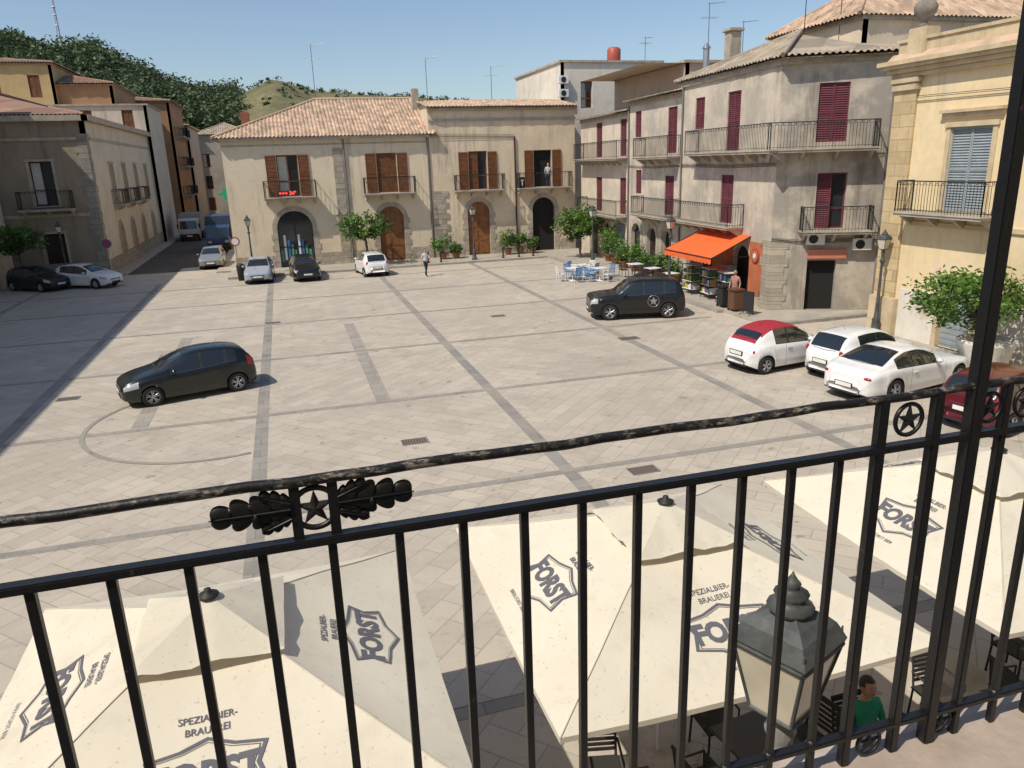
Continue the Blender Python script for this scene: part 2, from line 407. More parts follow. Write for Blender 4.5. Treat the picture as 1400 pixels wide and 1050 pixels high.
def hiproof(g,c,zt,ov,ridge,mat,name='roof'):
    g.M=Matrix.Identity(4);mb=g.p(name)
    cx=sum(p[0] for p in c)/4;cy=sum(p[1] for p in c)/4
    C=[]
    for p in c:
        d=Vector((p[0]-cx,p[1]-cy));L=d.length;d=d*(1+ov*1.3/L);C.append((cx+d.x,cy+d.y,zt))
    r0,r1=ridge
    tiled(mb,[C[0],C[1],r1,r0],(0,1),mat);tiled(mb,[C[1],C[2],r1],(0,1),mat)
    tiled(mb,[C[2],C[3],r0,r1],(0,1),mat);tiled(mb,[C[3],C[0],r0],(0,1),mat)
    mb.cyl(Vector(r0)+Vector((0,0,.03)),Vector(r1)+Vector((0,0,.03)),.11,None,8,mat)
    for i in range(4):
        rr=r1 if i in(1,2) else r0
        mb.cyl(Vector(C[i])+Vector((0,0,.03)),Vector(rr)+Vector((0,0,.03)),.1,None,8,mat)
def antenna(x,y,z,h,kind=0,name='tv_antenna'):
    m=MB();m.M=place(x,y,z,RND.uniform(-.6,.6))
    m.cyl((0,0,0),(0,0,h),.022,.018,5,IRON)
    m.cyl((-.1,0,h-.1),(1.1,0,h+.02),.015,None,4,RIM)
    for i in range(8):m.cyl((.0+i*.14,-.3+.02*i,h-.09+i*.014),(.0+i*.14,.3-.02*i,h-.09+i*.014),.008,None,4,RIM)
    if kind:
        m.cyl((-.5,0,h*.75),(.5,0,h*.75),.012,None,4,RIM)
        for i in range(6):m.cyl((-.5+i*.2,-.4,h*.75),(-.5+i*.2,.4,h*.75),.008,None,4,RIM)
    m.obj(name)
# ------------------------------------------------------------------ ground
g0=MB();g0.add([(-1500,-600,-.004),(1500,-600,-.004),(1500,2500,-.004),(-1500,2500,-.004)],[(0,1,2,3)],DIRT);g0.obj('ground')
pz=MB();pz.add([(-22,-1,0),(40,-1,0),(40,62,0),(-22,62,0)],[(0,1,2,3)],PAVE);pz.obj('piazza_pavement')
bd=MB()
XL=[-14.8,-8.0,-1.2,5.6,12.4];YL=[8,14.9,21.8,28.7,35.6,42.5,49.2]
for x in XL:bd.box(x-.17,x+.17,2,52.3,.0,.004,BAND)
for y in YL:bd.box(-21,17.5,y-.12,y+.12,.001,.008,BAND)
for x in(-4.5,2.3):
    for a,b in((22,28.5),(28.9,34.2)):bd.box(x-.22,x+.22,a,b,.001,.006,BAND2)
v=[];f=[]
for i in range(41):
    t=math.radians(70+i*5.4)
    for r in(3.45,3.58):v.append((-2.4+r*math.cos(t),22.2+r*math.sin(t),.012))
for i in range(40):f.append((2*i,2*i+1,2*i+3,2*i+2))
bd.add(v,f,BAND);bd.obj('pavement_bands')
rd=MB();rd.box(-11,-4.9,58.6,135,.0,.006,ASPH);rd.obj('side_street_road')
rd=MB();rd.box(24.7,60,24.2,28.5,.0,.01,ASPH);rd.obj('lane_road')
sw=MB()
sw.box(-3.9,22,52.6,56.1,0,.13,SIDEW);sw.box(-3.9,18.2,52.3,52.6,0,.134,KERB)
sw.box(18.5,21.9,29.6,52.61,.0,.128,SIDEW);sw.box(18.2,18.5,29.3,52.6,0,.134,KERB)
sw.box(18.5,24.6,26.2,29.6,0,.127,SIDEW);sw.box(18.2,24.6,25.9,26.2,0,.133,KERB)
sw.obj('sidewalk')
sw=MB();sw.box(-22,-11.2,56.2,58.6,0,.125,SIDEW);sw.box(-22,-11.0,55.95,56.2,0,.13,KERB);sw.box(-12.1,-11,58.6,100,0,.12,SIDEW);sw.box(-4.9,-3.6,56.2,100,0,.12,SIDEW);sw.obj('sidewalk')
sw=MB();sw.box(20.4,21.6,8,23.6,0,.12,SIDEW);sw.box(20.15,20.4,8,23.6,0,.126,KERB);sw.obj('sidewalk')
# ------------------------------------------------------------------ back buildings
CREAM=rough('cream_stucco',(.78,.66,.48),.12,.5,.8,damp=.6,patch=(.66,.56,.43),pl=(.5,.62));CREAM2=rough('cream_stucco_warm',(.74,.61,.44),.12,.6,.8,damp=.6,patch=(.60,.51,.40),pl=(.5,.62))
STONE=ashlar('limestone',(.44,.385,.30));STONEP=rough('stone_trim',(.45,.39,.31),.25,2,.5)
MARB=rough('balcony_slab_stone',(.46,.41,.34),.2,2,.8)
g=Grp('corner_town_house')
M=frame((0,56),(1,0),(0,-1))
ops=[OP(-.05,1.35,5.0,7.75,'open',SHBROWN),OP(6.75,8.15,5.0,7.7,'closed',SHBROWN),
     OP(-.5,1.9,.13,4.0,'shop',None,True,STONEP),OP(6.6,8.4,.13,4.0,'door',DOORW,True,STONEP)]
facade(g,M,-3.5,10.55,8.9,ops,CREAM,trimmat=STONEP,depth=11)
g.M=M
louvre(g.p('shutters'),5.97,6.7,.03,5.02,7.68,SHBROWN);louvre(g.p('shutters'),8.2,8.93,.03,5.02,7.68,SHBROWN)
balcony(g,M,-1.1,2.4,4.95,.8,1.1,MARB);balcony(g,M,5.7,9.35,4.95,.8,1.1,MARB)
d=g.p('facade_details')
sgc=g.p('shop_interior')
for i in range(9):
    sgc.box(-.4+i*.24,-.24+i*.24,-.235,-.23,.5+.1*(i%3),1.3+.35*((i*7)%4),[flat('poster_teal',(.08,.3,.32)),WHITE,flat('poster_blue',(.05,.15,.35)),flat('poster_green',(.1,.3,.12))][i%4])
d.box(-3.5,10.55,0,.03,8.35,8.45,STONEP);d.box(-3.6,10.55,0.001,.35,8.72,8.9,STONEP)
d.box(-3.5,-.9,0,.04,.13,1.0,STONE);d.box(2.3,3.7,0,.04,.13,1.0,STONE);d.box(4.4,6.1,0,.04,.13,1.0,STONE);d.box(8.9,10.5,0,.04,.13,1.0,STONE)
for i in range(21):
    z=.13+i*.4
    if z+.4<8.3:d.bbox(3.75,4.38+.05*(i%2),0,.05+.008*(i%3),z,z+.395,.005,STONE,False,1)
d.cyl((4.55,.08,.2),(4.55,.08,8.7),.055,None,8,PIPE);d.cyl((10.45,.08,.2),(10.45,.08,8.7),.05,None,8,PIPE)
g.M=Matrix.Identity(4)
hiproof(g,[(-3.5,56),(10.5,56),(10.5,67),(-3.5,67)],8.92,.5,[(3.2,61.8,11.75),(10.4,61.8,11.75)],TILE)
g.p('chimney').bbox(-2.2,-1.6,61.5,62.1,9.0,10.9,.03,rough('brick_red',(.3,.12,.07)));g.p('chimney').bbox(10.2,10.7,59.6,60.1,10.5,12.3,.03,STONEP)
g.done()
g=Grp('balcony_town_house')
ops=[OP(13.45,14.85,4.95,7.65,'half',SHBROWN),OP(18.5,19.9,4.95,7.6,'dark',None),
     OP(13.2,14.9,.13,4.05,'door',DOORW,True,STONEP),OP(18.3,20.1,.13,4.15,'dark',None,True,STONEP)]
facade(g,M,10.6,21.8,10.7,ops,CREAM2,trimmat=STONEP,depth=10);g.M=M
for a,b in((12.7,13.4),(14.9,15.6),(17.75,18.45),(19.95,20.65)):louvre(g.p('shutters'),a,b,.03,4.97,7.6,SHBROWN)
balcony(g,M,12.3,16.0,4.9,.8,1.1,MARB);balcony(g,M,17.1,21.3,4.9,.8,1.1,MARB)
d=g.p('facade_details')
d.box(10.6,21.85,0,.08,9.75,9.9,STONEP);d.box(10.55,21.9,0.001,.2,10.45,10.7,STONEP)
for i in range(12):d.bbox(10.65,11.5+.3*(i%2),0,.05+.008*(i%3),.13+i*.4,.525+i*.4,.005,STONE,False,1)
d.box(11.85,12.8,0,.04,.13,1.0,STONE);d.box(15.3,17.8,0,.04,.13,1.0,STONE);d.box(20.6,21.8,0,.04,.13,1.0,STONE)
d.cyl((17.0,.08,.2),(17.0,.08,8.6),.06,None,8,PIPEB)
for i in range(3):d.cyl((10.6,.05+.02*i,8.9-.1*i),(17,.05,8.75-.1*i),.012,None,4,BLACKP)
g.M=Matrix.Identity(4)
tiled(g.p('roof'),[(10.5,55.6,10.72),(22,55.6,10.72),(22,60.5,11.5),(10.5,60.5,11.5)],(0,1),TILE)
g.done()
# ------------------------------------------------------------------ left buildings
OCH=rough('dark_ochre_stucco',(.34,.27,.19),.18,.5,.8,damp=.6,patch=(.25,.215,.165));LSTONE=ashlar('grey_limestone',(.33,.295,.24))
PALE=rough('pale_stucco',(.68,.60,.48),.15,.5,.8,damp=.5,patch=(.55,.48,.39))
g=Grp('civic_house')
M=frame((0,58.5),(1,0),(0,-1))
ops=[OP(-15.7,-14.35,4.95,7.8,'glass',DARKW,False,STONEP),OP(-15.7,-14.4,.13,3.1,'door',DARKW,False,STONEP),
     OP(-20.7,-19.35,4.95,7.8,'glass',DARKW,False,STONEP),OP(-20.7,-19.4,.13,3.1,'door',DARKW,False,STONEP)]
facade(g,M,-25,-12,10.6,ops,OCH,trimmat=STONEP,depth=26)
balcony(g,M,-16.6,-13.4,4.75,.85,1.15,MARB);balcony(g,M,-21.6,-18.4,4.75,.85,1.15,MARB)
g.M=M;d=g.p('facade_details')
d.box(-25,-12,0,.05,.13,1.1,LSTONE);d.box(-25,-12.6,0,.07,4.2,4.4,STONEP);d.box(-25,-12.6,0,.1,9.1,9.3,STONEP);d.box(-25,-11.6,0.001,.5,10.3,10.65,STONEP)
quoins(g,M,-12,-1,1.1,9.9,LSTONE,.6,.42)
M2=frame((-12,0),(0,1),(1,0))
ops=[]
for y in(64.3,69.3,74.5,80):
    ops.append(OP(y,y+1.2,4.9,7.6,'closed' if y>70 else 'glass',SHBROWN if y>70 else DARKW,False,STONEP));ops.append(OP(y-.2,y+1.4,.13,3.2,'door',DARKW,True,STONEP))
facade(g,M2,58.5,84.5,10.6,ops,PALE,trimmat=STONEP,core=False)
g.p('walls').box(58.8,84.4,-.5,-.3,0,10.5,PALE)
balcony(g,M2,63.6,66.2,4.7,.7,1.05,MARB);balcony(g,M2,68.6,71.2,4.7,.7,1.05,MARB);balcony(g,M2,73.8,76.4,4.7,.7,1.05,MARB)
quoins(g,M2,58.5,1,1.1,9.9,LSTONE,.6,.42);g.M=M2;d=g.p('facade_details')
d.box(58.5,84.5,0,.06,.13,1.1,LSTONE);d.box(59.4,84.5,0,.08,9.1,9.3,STONEP);d.box(58,84.5,0.001,.45,10.3,10.65,STONEP)
hiproof(g,[(-25,58.5),(-12,58.5),(-12,84.5),(-25,84.5)],10.68,.4,[(-18.5,65,12.6),(-18.5,78,12.6)],TILER)
g.done()
def simple_house(name,x0,x1,y0,y1,z,wm,roofz=None,rm=TILE,wins=True,shm=None):
    g=Grp(name);M=frame((0,y0),(1,0),(0,-1))
    def mk(a,b):
        o=[];n=int((b-a)/3)
        if not wins:return o
        for i in range(n):
            c=a+(b-a)*(i+.5)/n
            zz=.4
            while zz+3.2<z+.6:
                o.append(OP(c-.5,c+.5,zz+.5,zz+2.5,RND.choice(['closed','glass','closed']),shm or SHBROWN));zz+=3.3
        return o
    facade(g,M,x0,x1,z,mk(x0,x1),wm,depth=y1-y0)
    for xs,nn in((x0,-1),(x1,1)):
        M=frame((xs+nn*.004,0),(0,1),(nn,0))
        facade(g,M,y0,y1,z,mk(y0,y1),wm,core=False);g.M=M;g.p('walls').box(y0+.3,y1-.1,-.5,-.3,0,z-.1,wm)
    g.M=Matrix.Identity(4);g.p('cornice').box(x0-.15,x1+.15,y0-.15,y1+.15,z,z+.16,STONEP)
    if roofz:
        ins=min(x1-x0,y1-y0)*.45
        if x1-x0>y1-y0:rg=[(x0+ins,(y0+y1)/2,roofz),(x1-ins,(y0+y1)/2,roofz)];cs=[(x0,y0),(x1,y0),(x1,y1),(x0,y1)]
        else:rg=[((x0+x1)/2,y0+ins,roofz),((x0+x1)/2,y1-ins,roofz)];cs=[(x1,y0),(x1,y1),(x0,y1),(x0,y0)]
        hiproof(g,cs,z+.18,.35,rg,rm)
    g.done()
YEL=rough('yellow_stucco',(.55,.40,.2),.15,.5,.4);ORA=rough('orange_stucco',(.42,.24,.13),.18,.5,.4);PINKC=rough('pink_stucco',(.58,.45,.34),.15,.5,.8,patch=(.44,.36,.29))
GREYS=rough('grey_stucco',(.42,.37,.31),.18,.5,.5)
simple_house('upper_house',-33,-19.5,86,98,17.0,YEL,18.2,TILER)
simple_house('upper_house',-23,-14.6,86.5,99,15.2,ORA,16.4,TILER)
simple_house('street_house',-26,-11.6,84.7,94,13.2,PALE,None)
simple_house('street_house',-24,-11.2,99.5,112,14.6,ORA,15.8,TILER)
simple_house('street_house',-22,-10.8,112.3,126,12.5,PINKC,13.6,TILE)
simple_house('street_house',-12,-3,131,142,12.2,GREYS,14.2,TILE2)
simple_house('street_house',-3.2,8,96,110,9.6,PINKC,11,TILE)
simple_house('street_house',-3.5,9,69,82,8.6,CREAM,10.2,TILE)
simple_house('street_house',-28,-12.5,130,145,13.5,YEL,15,TILE)
simple_house('street_house',-3,10,112,128,10.5,PALE,12,TILE2)
g=Grp('balcony_row')
M2=frame((-11.2,0),(0,1),(1,0))
for y in(101,106):
    for z in(4.2,7.6,11):balcony(g,M2,y,y+3.4,z,.9,1.0,MARB)
g.done()
simple_house('west_side_house',-30,-17.7,0,58.2,14.3,PALE,None)
# ------------------------------------------------------------------ right row
WORN=rough('worn_stucco',(.62,.535,.43),.18,.8,1.0,damp=.9,patch=(.40,.355,.30),pl=(.46,.58),pk=.8);WORN2=rough('worn_grey_stucco',(.54,.47,.38),.2,.9,1.1,damp=.9,patch=(.31,.285,.245),pl=(.45,.56),pk=.85)
ROWC=rough('row_cream_stucco',(.68,.58,.46),.16,.6,.9,damp=.7,patch=(.52,.45,.37),pl=(.48,.6))
A=Vector((20.2,28.5));B=Vector((21.8,55.0));U=(B-A).normalized();NR=Vector((-U.y,U.x))
MR=frame(A,U,NR)
g=Grp('corner_house')
ops=[OP(3.2,4.4,7.0,9.6,'closed',SHPURP),OP(6.7,7.7,8.1,9.6,'closed',SHPURP),OP(3.5,4.7,3.65,5.9,'closed',SHPURP),
     OP(1.7,3.2,.13,2.75,'dark',None,True),OP(5.2,8.2,.13,2.7,'dark',None)]
facade(g,MR,0,9.15,10.5,ops,WORN,core=False)
g.M=MR;g.p('walls').box(1.0,9.1,-.6,-.3,0,10.4,DARK)
P1=A+Vector((4.1,-2.0));U2=(P1-A).normalized();N2=Vector((U2.y,-U2.x));LC=(P1-A).length
MC=frame(A,U2,N2)
ops=[OP(1.5,2.7,7.2,9.5,'closed',SHPURP),OP(1.7,2.9,3.65,5.95,'half',SHPURP),OP(1.55,2.75,.13,2.3,'dark',None)]
facade(g,MC,0,LC,10.5,ops,WORN2,core=False)
g.M=MC;g.p('walls').box(.8,LC-.1,-.6,-.3,0,10.4,DARK)
g.M=Matrix.Identity(4)
Q2=A+U*9.15;Bk=Vector((27.2,36.6))
w=g.p('walls')
w.add([(P1.x,P1.y,0),(Bk.x,Bk.y,0),(Bk.x,Bk.y,10.5),(P1.x,P1.y,10.5)],[(0,1,2,3)],WORN2)
w.add([(Q2.x,Q2.y,0),(Bk.x,Bk.y,0),(Bk.x,Bk.y,10.5),(Q2.x,Q2.y,10.5)],[(0,1,2,3)],WORN)
w.add([(A.x,A.y,10.49),(P1.x,P1.y,10.49),(Bk.x,Bk.y,10.49),(Q2.x,Q2.y,10.49)],[(0,1,2,3)],WORN)
balcony(g,MR,-.7,7.2,6.95,.8,1.05,MARB,sides=(0,1));balcony(g,MC,-.55,3.8,6.95,.8,1.05,MARB,sides=(0,1))
balcony(g,MR,2.4,9.1,3.6,.85,1.0,MARB);balcony(g,MC,1.1,3.9,3.6,.7,1.0,MARB)
for Mx,Lx in((MR,9.15),(MC,LC)):
    g.M=Mx;d=g.p('facade_details');d.box(-.05,Lx,0,.12,10.25,10.5,STONEP)
quoins(g,MR,0,1,.13,3.3,STONE,.6);quoins(g,MC,0,1,.13,3.3,STONE,.6)
g.M=MC;d=g.p('facade_details')
d.box(1.5,3.1,0.01,.16,2.4,2.78,flat('shop_sign_salmon',(.55,.2,.13),.5))
for a,z in((3.3,2.75),(1.4,3.0)):
    d.bbox(a,a+.75,.05,.32,z,z+.5,.02,WHITE);d.cyl((a+.27,.32,z+.25),(a+.27,.335,z+.25),.19,None,16,BLACKP)
d.cyl((4.35,.06,.2),(4.35,.06,10.2),.05,None,8,PIPE)
for i in range(3):d.tube([(0,.03,3.15+.06*i),(1.5,.05,3.05+.06*i),(4.4,.04,3.12+.06*i)],.012,4,BLACKP)
g.M=MR;d=g.p('facade_details');d.cyl((9.05,.07,.2),(9.05,.07,10.2),.05,None,8,PIPE)
for i in range(3):d.tube([(0,.03,6.3+.06*i),(4,.05,6.22+.06*i),(9.1,.04,6.3+.06*i)],.012,4,BLACKP)
ORP=rough('orange_paint',(.52,.17,.08),.2,2,.4)
d.box(3.21,5.19,.0,.03,.13,3.0,ORP);d.box(.62,1.69,.0,.028,.6,3.0,ORP)
hiproof(g,[tuple(A),tuple(P1),tuple(Bk),tuple(Q2)],10.55,.45,[(22.9,31.2,11.95),(23.7,34.2,11.95)],TILE2)
c=g.p('chimneys');c.bbox(21.9,22.5,35.2,35.8,10.6,12.6,.03,STONEP);c.bbox(21.8,22.6,35.1,35.9,12.6,12.75,.03,STONEP)
c.cyl((21.4,36.6,10.5),(21.4,36.6,12.0),.16,None,10,RIM);c.cyl((21.4,36.6,12.0),(21.4,36.6,12.25),.24,.05,10,RIM)
g.done()
g=Grp('row_house')
ops=[OP(9.8,11.0,7.0,9.4,'closed',SHPURP),OP(14.75,15.7,8.0,9.5,'closed',SHPURP),OP(10.0,11.2,3.65,5.8,'closed',SHPURP),OP(14.6,15.5,4.7,6.1,'closed',SHPURP),
     OP(10.2,11.4,.13,2.8,'dark',None,True,STONEP),OP(12.2,13.5,.13,2.8,'door',DARKW,True,STONEP),OP(14.6,16.0,.13,2.9,'glass',DARKW,True,STONEP)]
facade(g,MR,9.2,16.7,10.1,ops,WORN,depth=7)
balcony(g,MR,9.25,14.1,6.85,.8,1.05,MARB);balcony(g,MR,9.2,14.2,3.6,.85,1.0,MARB,sides=(0,1))
g.M=MR;d=g.p('facade_details');d.cyl((16.6,.07,.2),(16.6,.07,10),.05,None,8,PIPE);d.box(9.2,16.7,0,.1,9.85,10.1,STONEP)
for i in range(2):d.tube([(9.2,.03,6.3+.06*i),(13,.05,6.2+.06*i),(16.7,.04,6.3+.06*i)],.012,4,BLACKP)
g.M=Matrix.Identity(4)
a=MR@Vector((9.1,.4,10.12));b=MR@Vector((16.75,.4,10.12));c_=MR@Vector((16.75,-7,11.3));e=MR@Vector((9.1,-7,11.3))
tiled(g.p('roof'),[a,b,c_,e],(0,1),TILE2);g.done()
g=Grp('row_house')
ops=[OP(17.1,18.2,6.95,9.2,'closed',SHPURP),OP(21.6,22.8,6.95,9.2,'closed',SHPURP),OP(17.1,18.2,3.3,5.6,'closed',SHPURP),OP(21.6,22.8,3.3,5.6,'closed',SHPURP),
     OP(17.2,19.0,.13,2.7,'rollup',SHGREY),OP(20,21.4,.13,2.7,'dark',None,True,STONEP),OP(22.4,24.0,.13,2.7,'door',DARKW,False,STONEP)]
facade(g,MR,16.75,26.2,9.6,ops,ROWC,depth=7)
balcony(g,MR,16.8,25.6,6.85,.8,1.05,MARB);balcony(g,MR,16.8,24.8,3.2,.8,1.0,MARB)
g.M=MR;d=g.p('facade_details');d.box(16.75,26.2,0,.1,9.35,9.6,STONEP)
a=MR@Vector((16.7,.4,9.62));b=MR@Vector((26.3,.4,9.62));c_=MR@Vector((26.3,-7,10.9));e=MR@Vector((16.7,-7,10.9))
g.M=Matrix.Identity(4);tiled(g.p('roof'),[a,b,c_,e],(0,1),TILE2);g.done()
WHST=rough('white_stucco',(.74,.68,.58),.12,.5,.7,patch=(.60,.54,.46))
simple_house('rear_house',22.2,31,60,72,14.2,WHST,None)
simple_house('rear_house',24.6,30,44.5,55,12.3,PINKC,None)
simple_house('rear_house',25.6,38,30.5,37,12.4,CREAM2,14.6,TILE)
g=Grp('terrace_tank');m=g.p('water_tank');m.lathe((27.2,61,14.3),[(.5,0),(.55,.1),(.55,1.0),(.4,1.15),(.1,1.2)],14,flat('tank_red',(.4,.08,.05)));m=g.p('stand');m.box(26.6,27.8,60.5,61.5,14.2,14.32,IRON);g.done()
for a in((22.0,59.7,11.6),(22.0,59.7,12.6)):
    m=MB();m.bbox(a[0]-.1,a[0]+.75,a[1]-.1,a[1]+.25,a[2],a[2]+.6,.03,WHITE);m.cyl((a[0]+.3,a[1]-.1,a[2]+.3),(a[0]+.3,a[1]-.115,a[2]+.3),.22,None,14,BLACKP);m.obj('air_conditioner')
# ------------------------------------------------------------------ yellow palazzo
YW=rough('warm_yellow_stucco',(.80,.64,.39),.1,.5,.6,damp=.6,patch=(.72,.60,.42));YS=ashlar('golden_stone',(.60,.46,.26),.9,.42)
YST=rough('golden_stone_trim',(.60,.48,.31),.2,2,.6);WHP=rough('white_peeling_plaster',(.74,.69,.6),.12,1.2,.3,patch=(.55,.46,.34))
g=Grp('palazzo')
MY=frame((21.5,0),(0,1),(-1,0))
ops=[OP(19.35,20.95,4.75,7.45,'closed',SHGREY,False,YST),OP(19.2,20.5,.12,2.5,'rollup',SHGREY,False,YST),
     OP(12.6,14.2,4.75,7.45,'closed',SHGREY,False,YST),OP(12.6,14.2,.12,2.8,'door',DARKW,False,YST)]
facade(g,MY,4,23.5,9.5,ops,YW,depth=12)
balcony(g,MY,18.7,22.3,4.7,.75,1.05,MARB);balcony(g,MY,11.8,15,4.7,.75,1.05,MARB)
g.M=MY;d=g.p('facade_details')
d.bbox(22.55,23.56,-.02,.1,.12,9.4,.015,YS,False,1)
d.bbox(22.35,23.65,-.02,.22,.1,1.5,.03,YST);d.bbox(22.45,23.62,-.02,.2,8.75,9.0,.03,YST);d.bbox(22.4,23.65,-.02,.25,9.0,9.2,.03,YST)
d.box(4,19.0,0,.03,.12,1.9,WHP);d.box(20.7,22.35,0,.03,.12,1.9,WHP);d.box(4,22.3,0,.07,4.2,4.35,YST)
for i,(z,e) in enumerate(((9.2,.18),(9.35,.3),(9.5,.45),(9.62,.55))):d.box(4,23.5+e,0.001*i,e,z,z+.14,YST)
d.box(4,23.55,-.3,.1,9.76,10.35,YST);d.box(4,23.6,-.32,.16,10.35,10.45,YST)
d.box(19.0,21.3,0,.12,7.75,7.9,YST);d.box(18.95,21.35,0,.22,7.9,8.0,YST)
for s in(22.2,16.5):d.bbox(s+.1,s+.9,-.4,.2,9.76,10.75,.03,YST)
d.lathe((22.75,-.1,10.75),[(.16,0),(.2,.05),(.1,.15),(.12,.22),(.34,.45),(.38,.65),(.3,.8),(.12,.9),(.16,1.0),(.1,1.15),(.02,1.25)],14,rough('urn_stone',(.26,.23,.19),.3,4))
d.add([(4,.35,9.77),(23.8,.35,9.77),(23.8,.1,10.0),(4,.1,10.0)],[(0,1,2,3)],TILE)
for i in range(2):d.tube([(4,.05,8.45+.05*i),(14,.06,8.35+.05*i),(22.5,.12,8.5+.05*i)],.012,4,BLACKP)
MYf=frame((21.5,23.5),(1,0),(0,1));g.M=MYf;d=g.p('facade_details');d.box(0,12,0,.4,9.5,9.7,YST);d.bbox(0.02,1.0,-.02,.1,.1,9.2,.03,YS)
g.done()
# ------------------------------------------------------------------ house holding the balcony
g=Grp('balcony_house')
w=g.p('walls');w.box(-14,12,-6,-.75,0,11,YW)
fl=g.p('balcony_floor');FLM=rough('floor_marble',(.50,.42,.36),.2,6,rgh=.5,bump=.1)
fl.bbox(-3.0,4.2,-.75,1.5,4.98,5.13,.012,FLM);fl.box(-3.0,4.2,-.75,1.44,5.13,5.15,rough('floor_tile',(.42,.34,.28),.2,4,rgh=.5))
for x in(-2.5,-.9,.7,2.3,3.8):fl.bbox(x-.1,x+.1,-.75,1.1,4.7,4.98,.03,STONEP)
g.done()
# ------------------------------------------------------------------ railing
RM=railmat('black_rail_paint',0);RMC=railmat('chipped_rail_paint',1)
g=Grp('balcony_railing');Y0=1.4
tr=g.p('top_rail');N=80
pts=[(-2.6+6.4*i/N,Y0,6.225+.0018*math.sin(i*1.1)+.0012*math.sin(i*2.7)) for i in range(N+1)]
tr.tube(pts,.011,12,RMC)
sr=g.p('second_rail');sr.bbox(-2.6,3.8,Y0-.015,Y0+.015,6.086,6.104,.003,RM)
br=g.p('bottom_rail');br.bbox(-2.6,3.8,Y0-.014,Y0+.014,5.235,5.252,.003,RM)
bars=g.p('bars')
xs=[-.512+.1335*i for i in range(-15,14)]
xs=[x for x in xs if x<1.25]+[1.86,1.99,2.12,2.25,2.38,2.5,2.63,2.76,2.9,3.03,3.16,3.3,3.43,3.56]
for x in xs:
    bars.bbox(x-.0088,x+.0088,Y0-.0088,Y0+.0088,5.15,6.087,.0015,RM,False,1)
    bars.lathe((x,Y0,5.24),[(.011,-.01),(.016,.0),(.016,.014),(.011,.024)],8,RM)
po=g.p('posts')
for x,wd,top in((1.335,.013,6.225),(1.5,.013,6.225),(1.72,.011,6.225)):po.bbox(x-wd,x+wd,Y0-wd,Y0+wd,5.15,top,.003,RM)
po.bbox(1.62-.018,1.62+.018,Y0-.018,Y0+.018,5.15,9.0,.004,RM)
orn=g.p('ornaments')
def star_ring(cx,cz,R):
    orn.M=Matrix.Translation((cx,Y0,cz))
    n=28
    orn.tube([(R*math.cos(2*math.pi*i/n),0,R*math.sin(2*math.pi*i/n)) for i in range(n)],R*.14,8,RM,True)
    p=[]
    for i in range(10):
        r=R*.9 if i%2==0 else R*.34;t=math.pi/2+i*math.pi/5;p.append((r*math.cos(t),r*math.sin(t)))
    v=[(x,-.003,z) for x,z in p]+[(0,-.010,0)]+[(x,.003,z) for x,z in p]+[(0,.01,0)]
    f=[(i,(i+1)%10,10) for i in range(10)]+[(11+i,11+(i+1)%10,21) for i in range(10)]+[(i,(i+1)%10,11+(i+1)%10,11+i) for i in range(10)]
    orn.add(v,f,RM)
def oak(cx,cz,L,Wd,ang,lob=4.0):
    orn.M=Matrix.Translation((cx,Y0,cz))@Matrix.Rotation(-ang,4,'Y')
    n=56;v=[];f=[]
    for i in range(n+1):
        t=i/n;lb=abs(math.sin(t*math.pi*lob))**.55
        w=Wd*(math.sin(math.pi*min(1,t*.86+.12))**.45)*(.52+.5*lb)
        for q,y in((-1,.001),(-.55,-.009),(0,-.003),(.55,-.009),(1,.001)):v.append((L*t+abs(q)*Wd*.3*lb,y,w*q))
    for i in range(n):
        for k in range(4):a=i*5+k;f.append((a,a+1,a+6,a+5))
    orn.add(v,f,RM,True);orn.add([(x,y*-.6+.006,z) for x,y,z in v],f,RM,True)
    orn.cyl((0,-.008,0),(L*1.03,-.006,0),.003,.0015,5,RM)
cx,cz=-.003,6.165
star_ring(cx,cz,.042)
orn.M=Matrix.Identity(4)
for s in(-.036,.036):orn.box(cx+s-.01,cx+s+.01,Y0-.006,Y0+.006,6.104,6.216,RM)
for sg in(0,math.pi):
    s=1 if sg==0 else -1
    oak(cx+s*.045,cz+.006,.145,.034,sg,4)
    oak(cx+s*.045,cz+.018,.06,.016,sg+s*.35,3);oak(cx+s*.045,cz-.014,.06,.016,sg-s*.35,3)
    orn.M=Matrix.Identity(4);orn.lathe((cx+s*.11,Y0-.008,cz+.0),[(0,-.008),(.007,0),(0,.008)],8,RM)
star_ring(1.418,6.163,.04);star_ring(1.418,5.2,.038);star_ring(1.67,6.163,.0380);star_ring(1.67,5.2,.036)
star_ring(1.79,6.163,.038)
g.done()
# ------------------------------------------------------------------ umbrellas
CAN=canopymat('umbrella_canvas');CAN2=canopymat('vent_canvas',.9);INK=flat('logo_ink',(.12,.12,.14),.8);SEAM=flat('canvas_hem',(.60,.54,.44),.9)
def textmesh(body,size,off=0):
    cu=bpy.data.curves.new('t','FONT');cu.body=body;cu.size=size;cu.align_x='CENTER';cu.align_y='CENTER';cu.offset=off;cu.resolution_u=3
    o=bpy.data.objects.new('t',cu);COL.objects.link(o);dg=bpy.context.evaluated_depsgraph_get()
    me=bpy.data.meshes.new_from_object(o.evaluated_get(dg))
    r=([v.co[:] for v in me.vertices],[list(p.vertices) for p in me.polygons])
    bpy.data.objects.remove(o);bpy.data.meshes.remove(me);return r
T1=textmesh('FORST',.26,.012);T2=textmesh('SPEZIALBIER-',.075,.001);T3=textmesh('BRAUEREI',.075,.001);T4=textmesh('BIRRA FORST BIER',.055,.0)
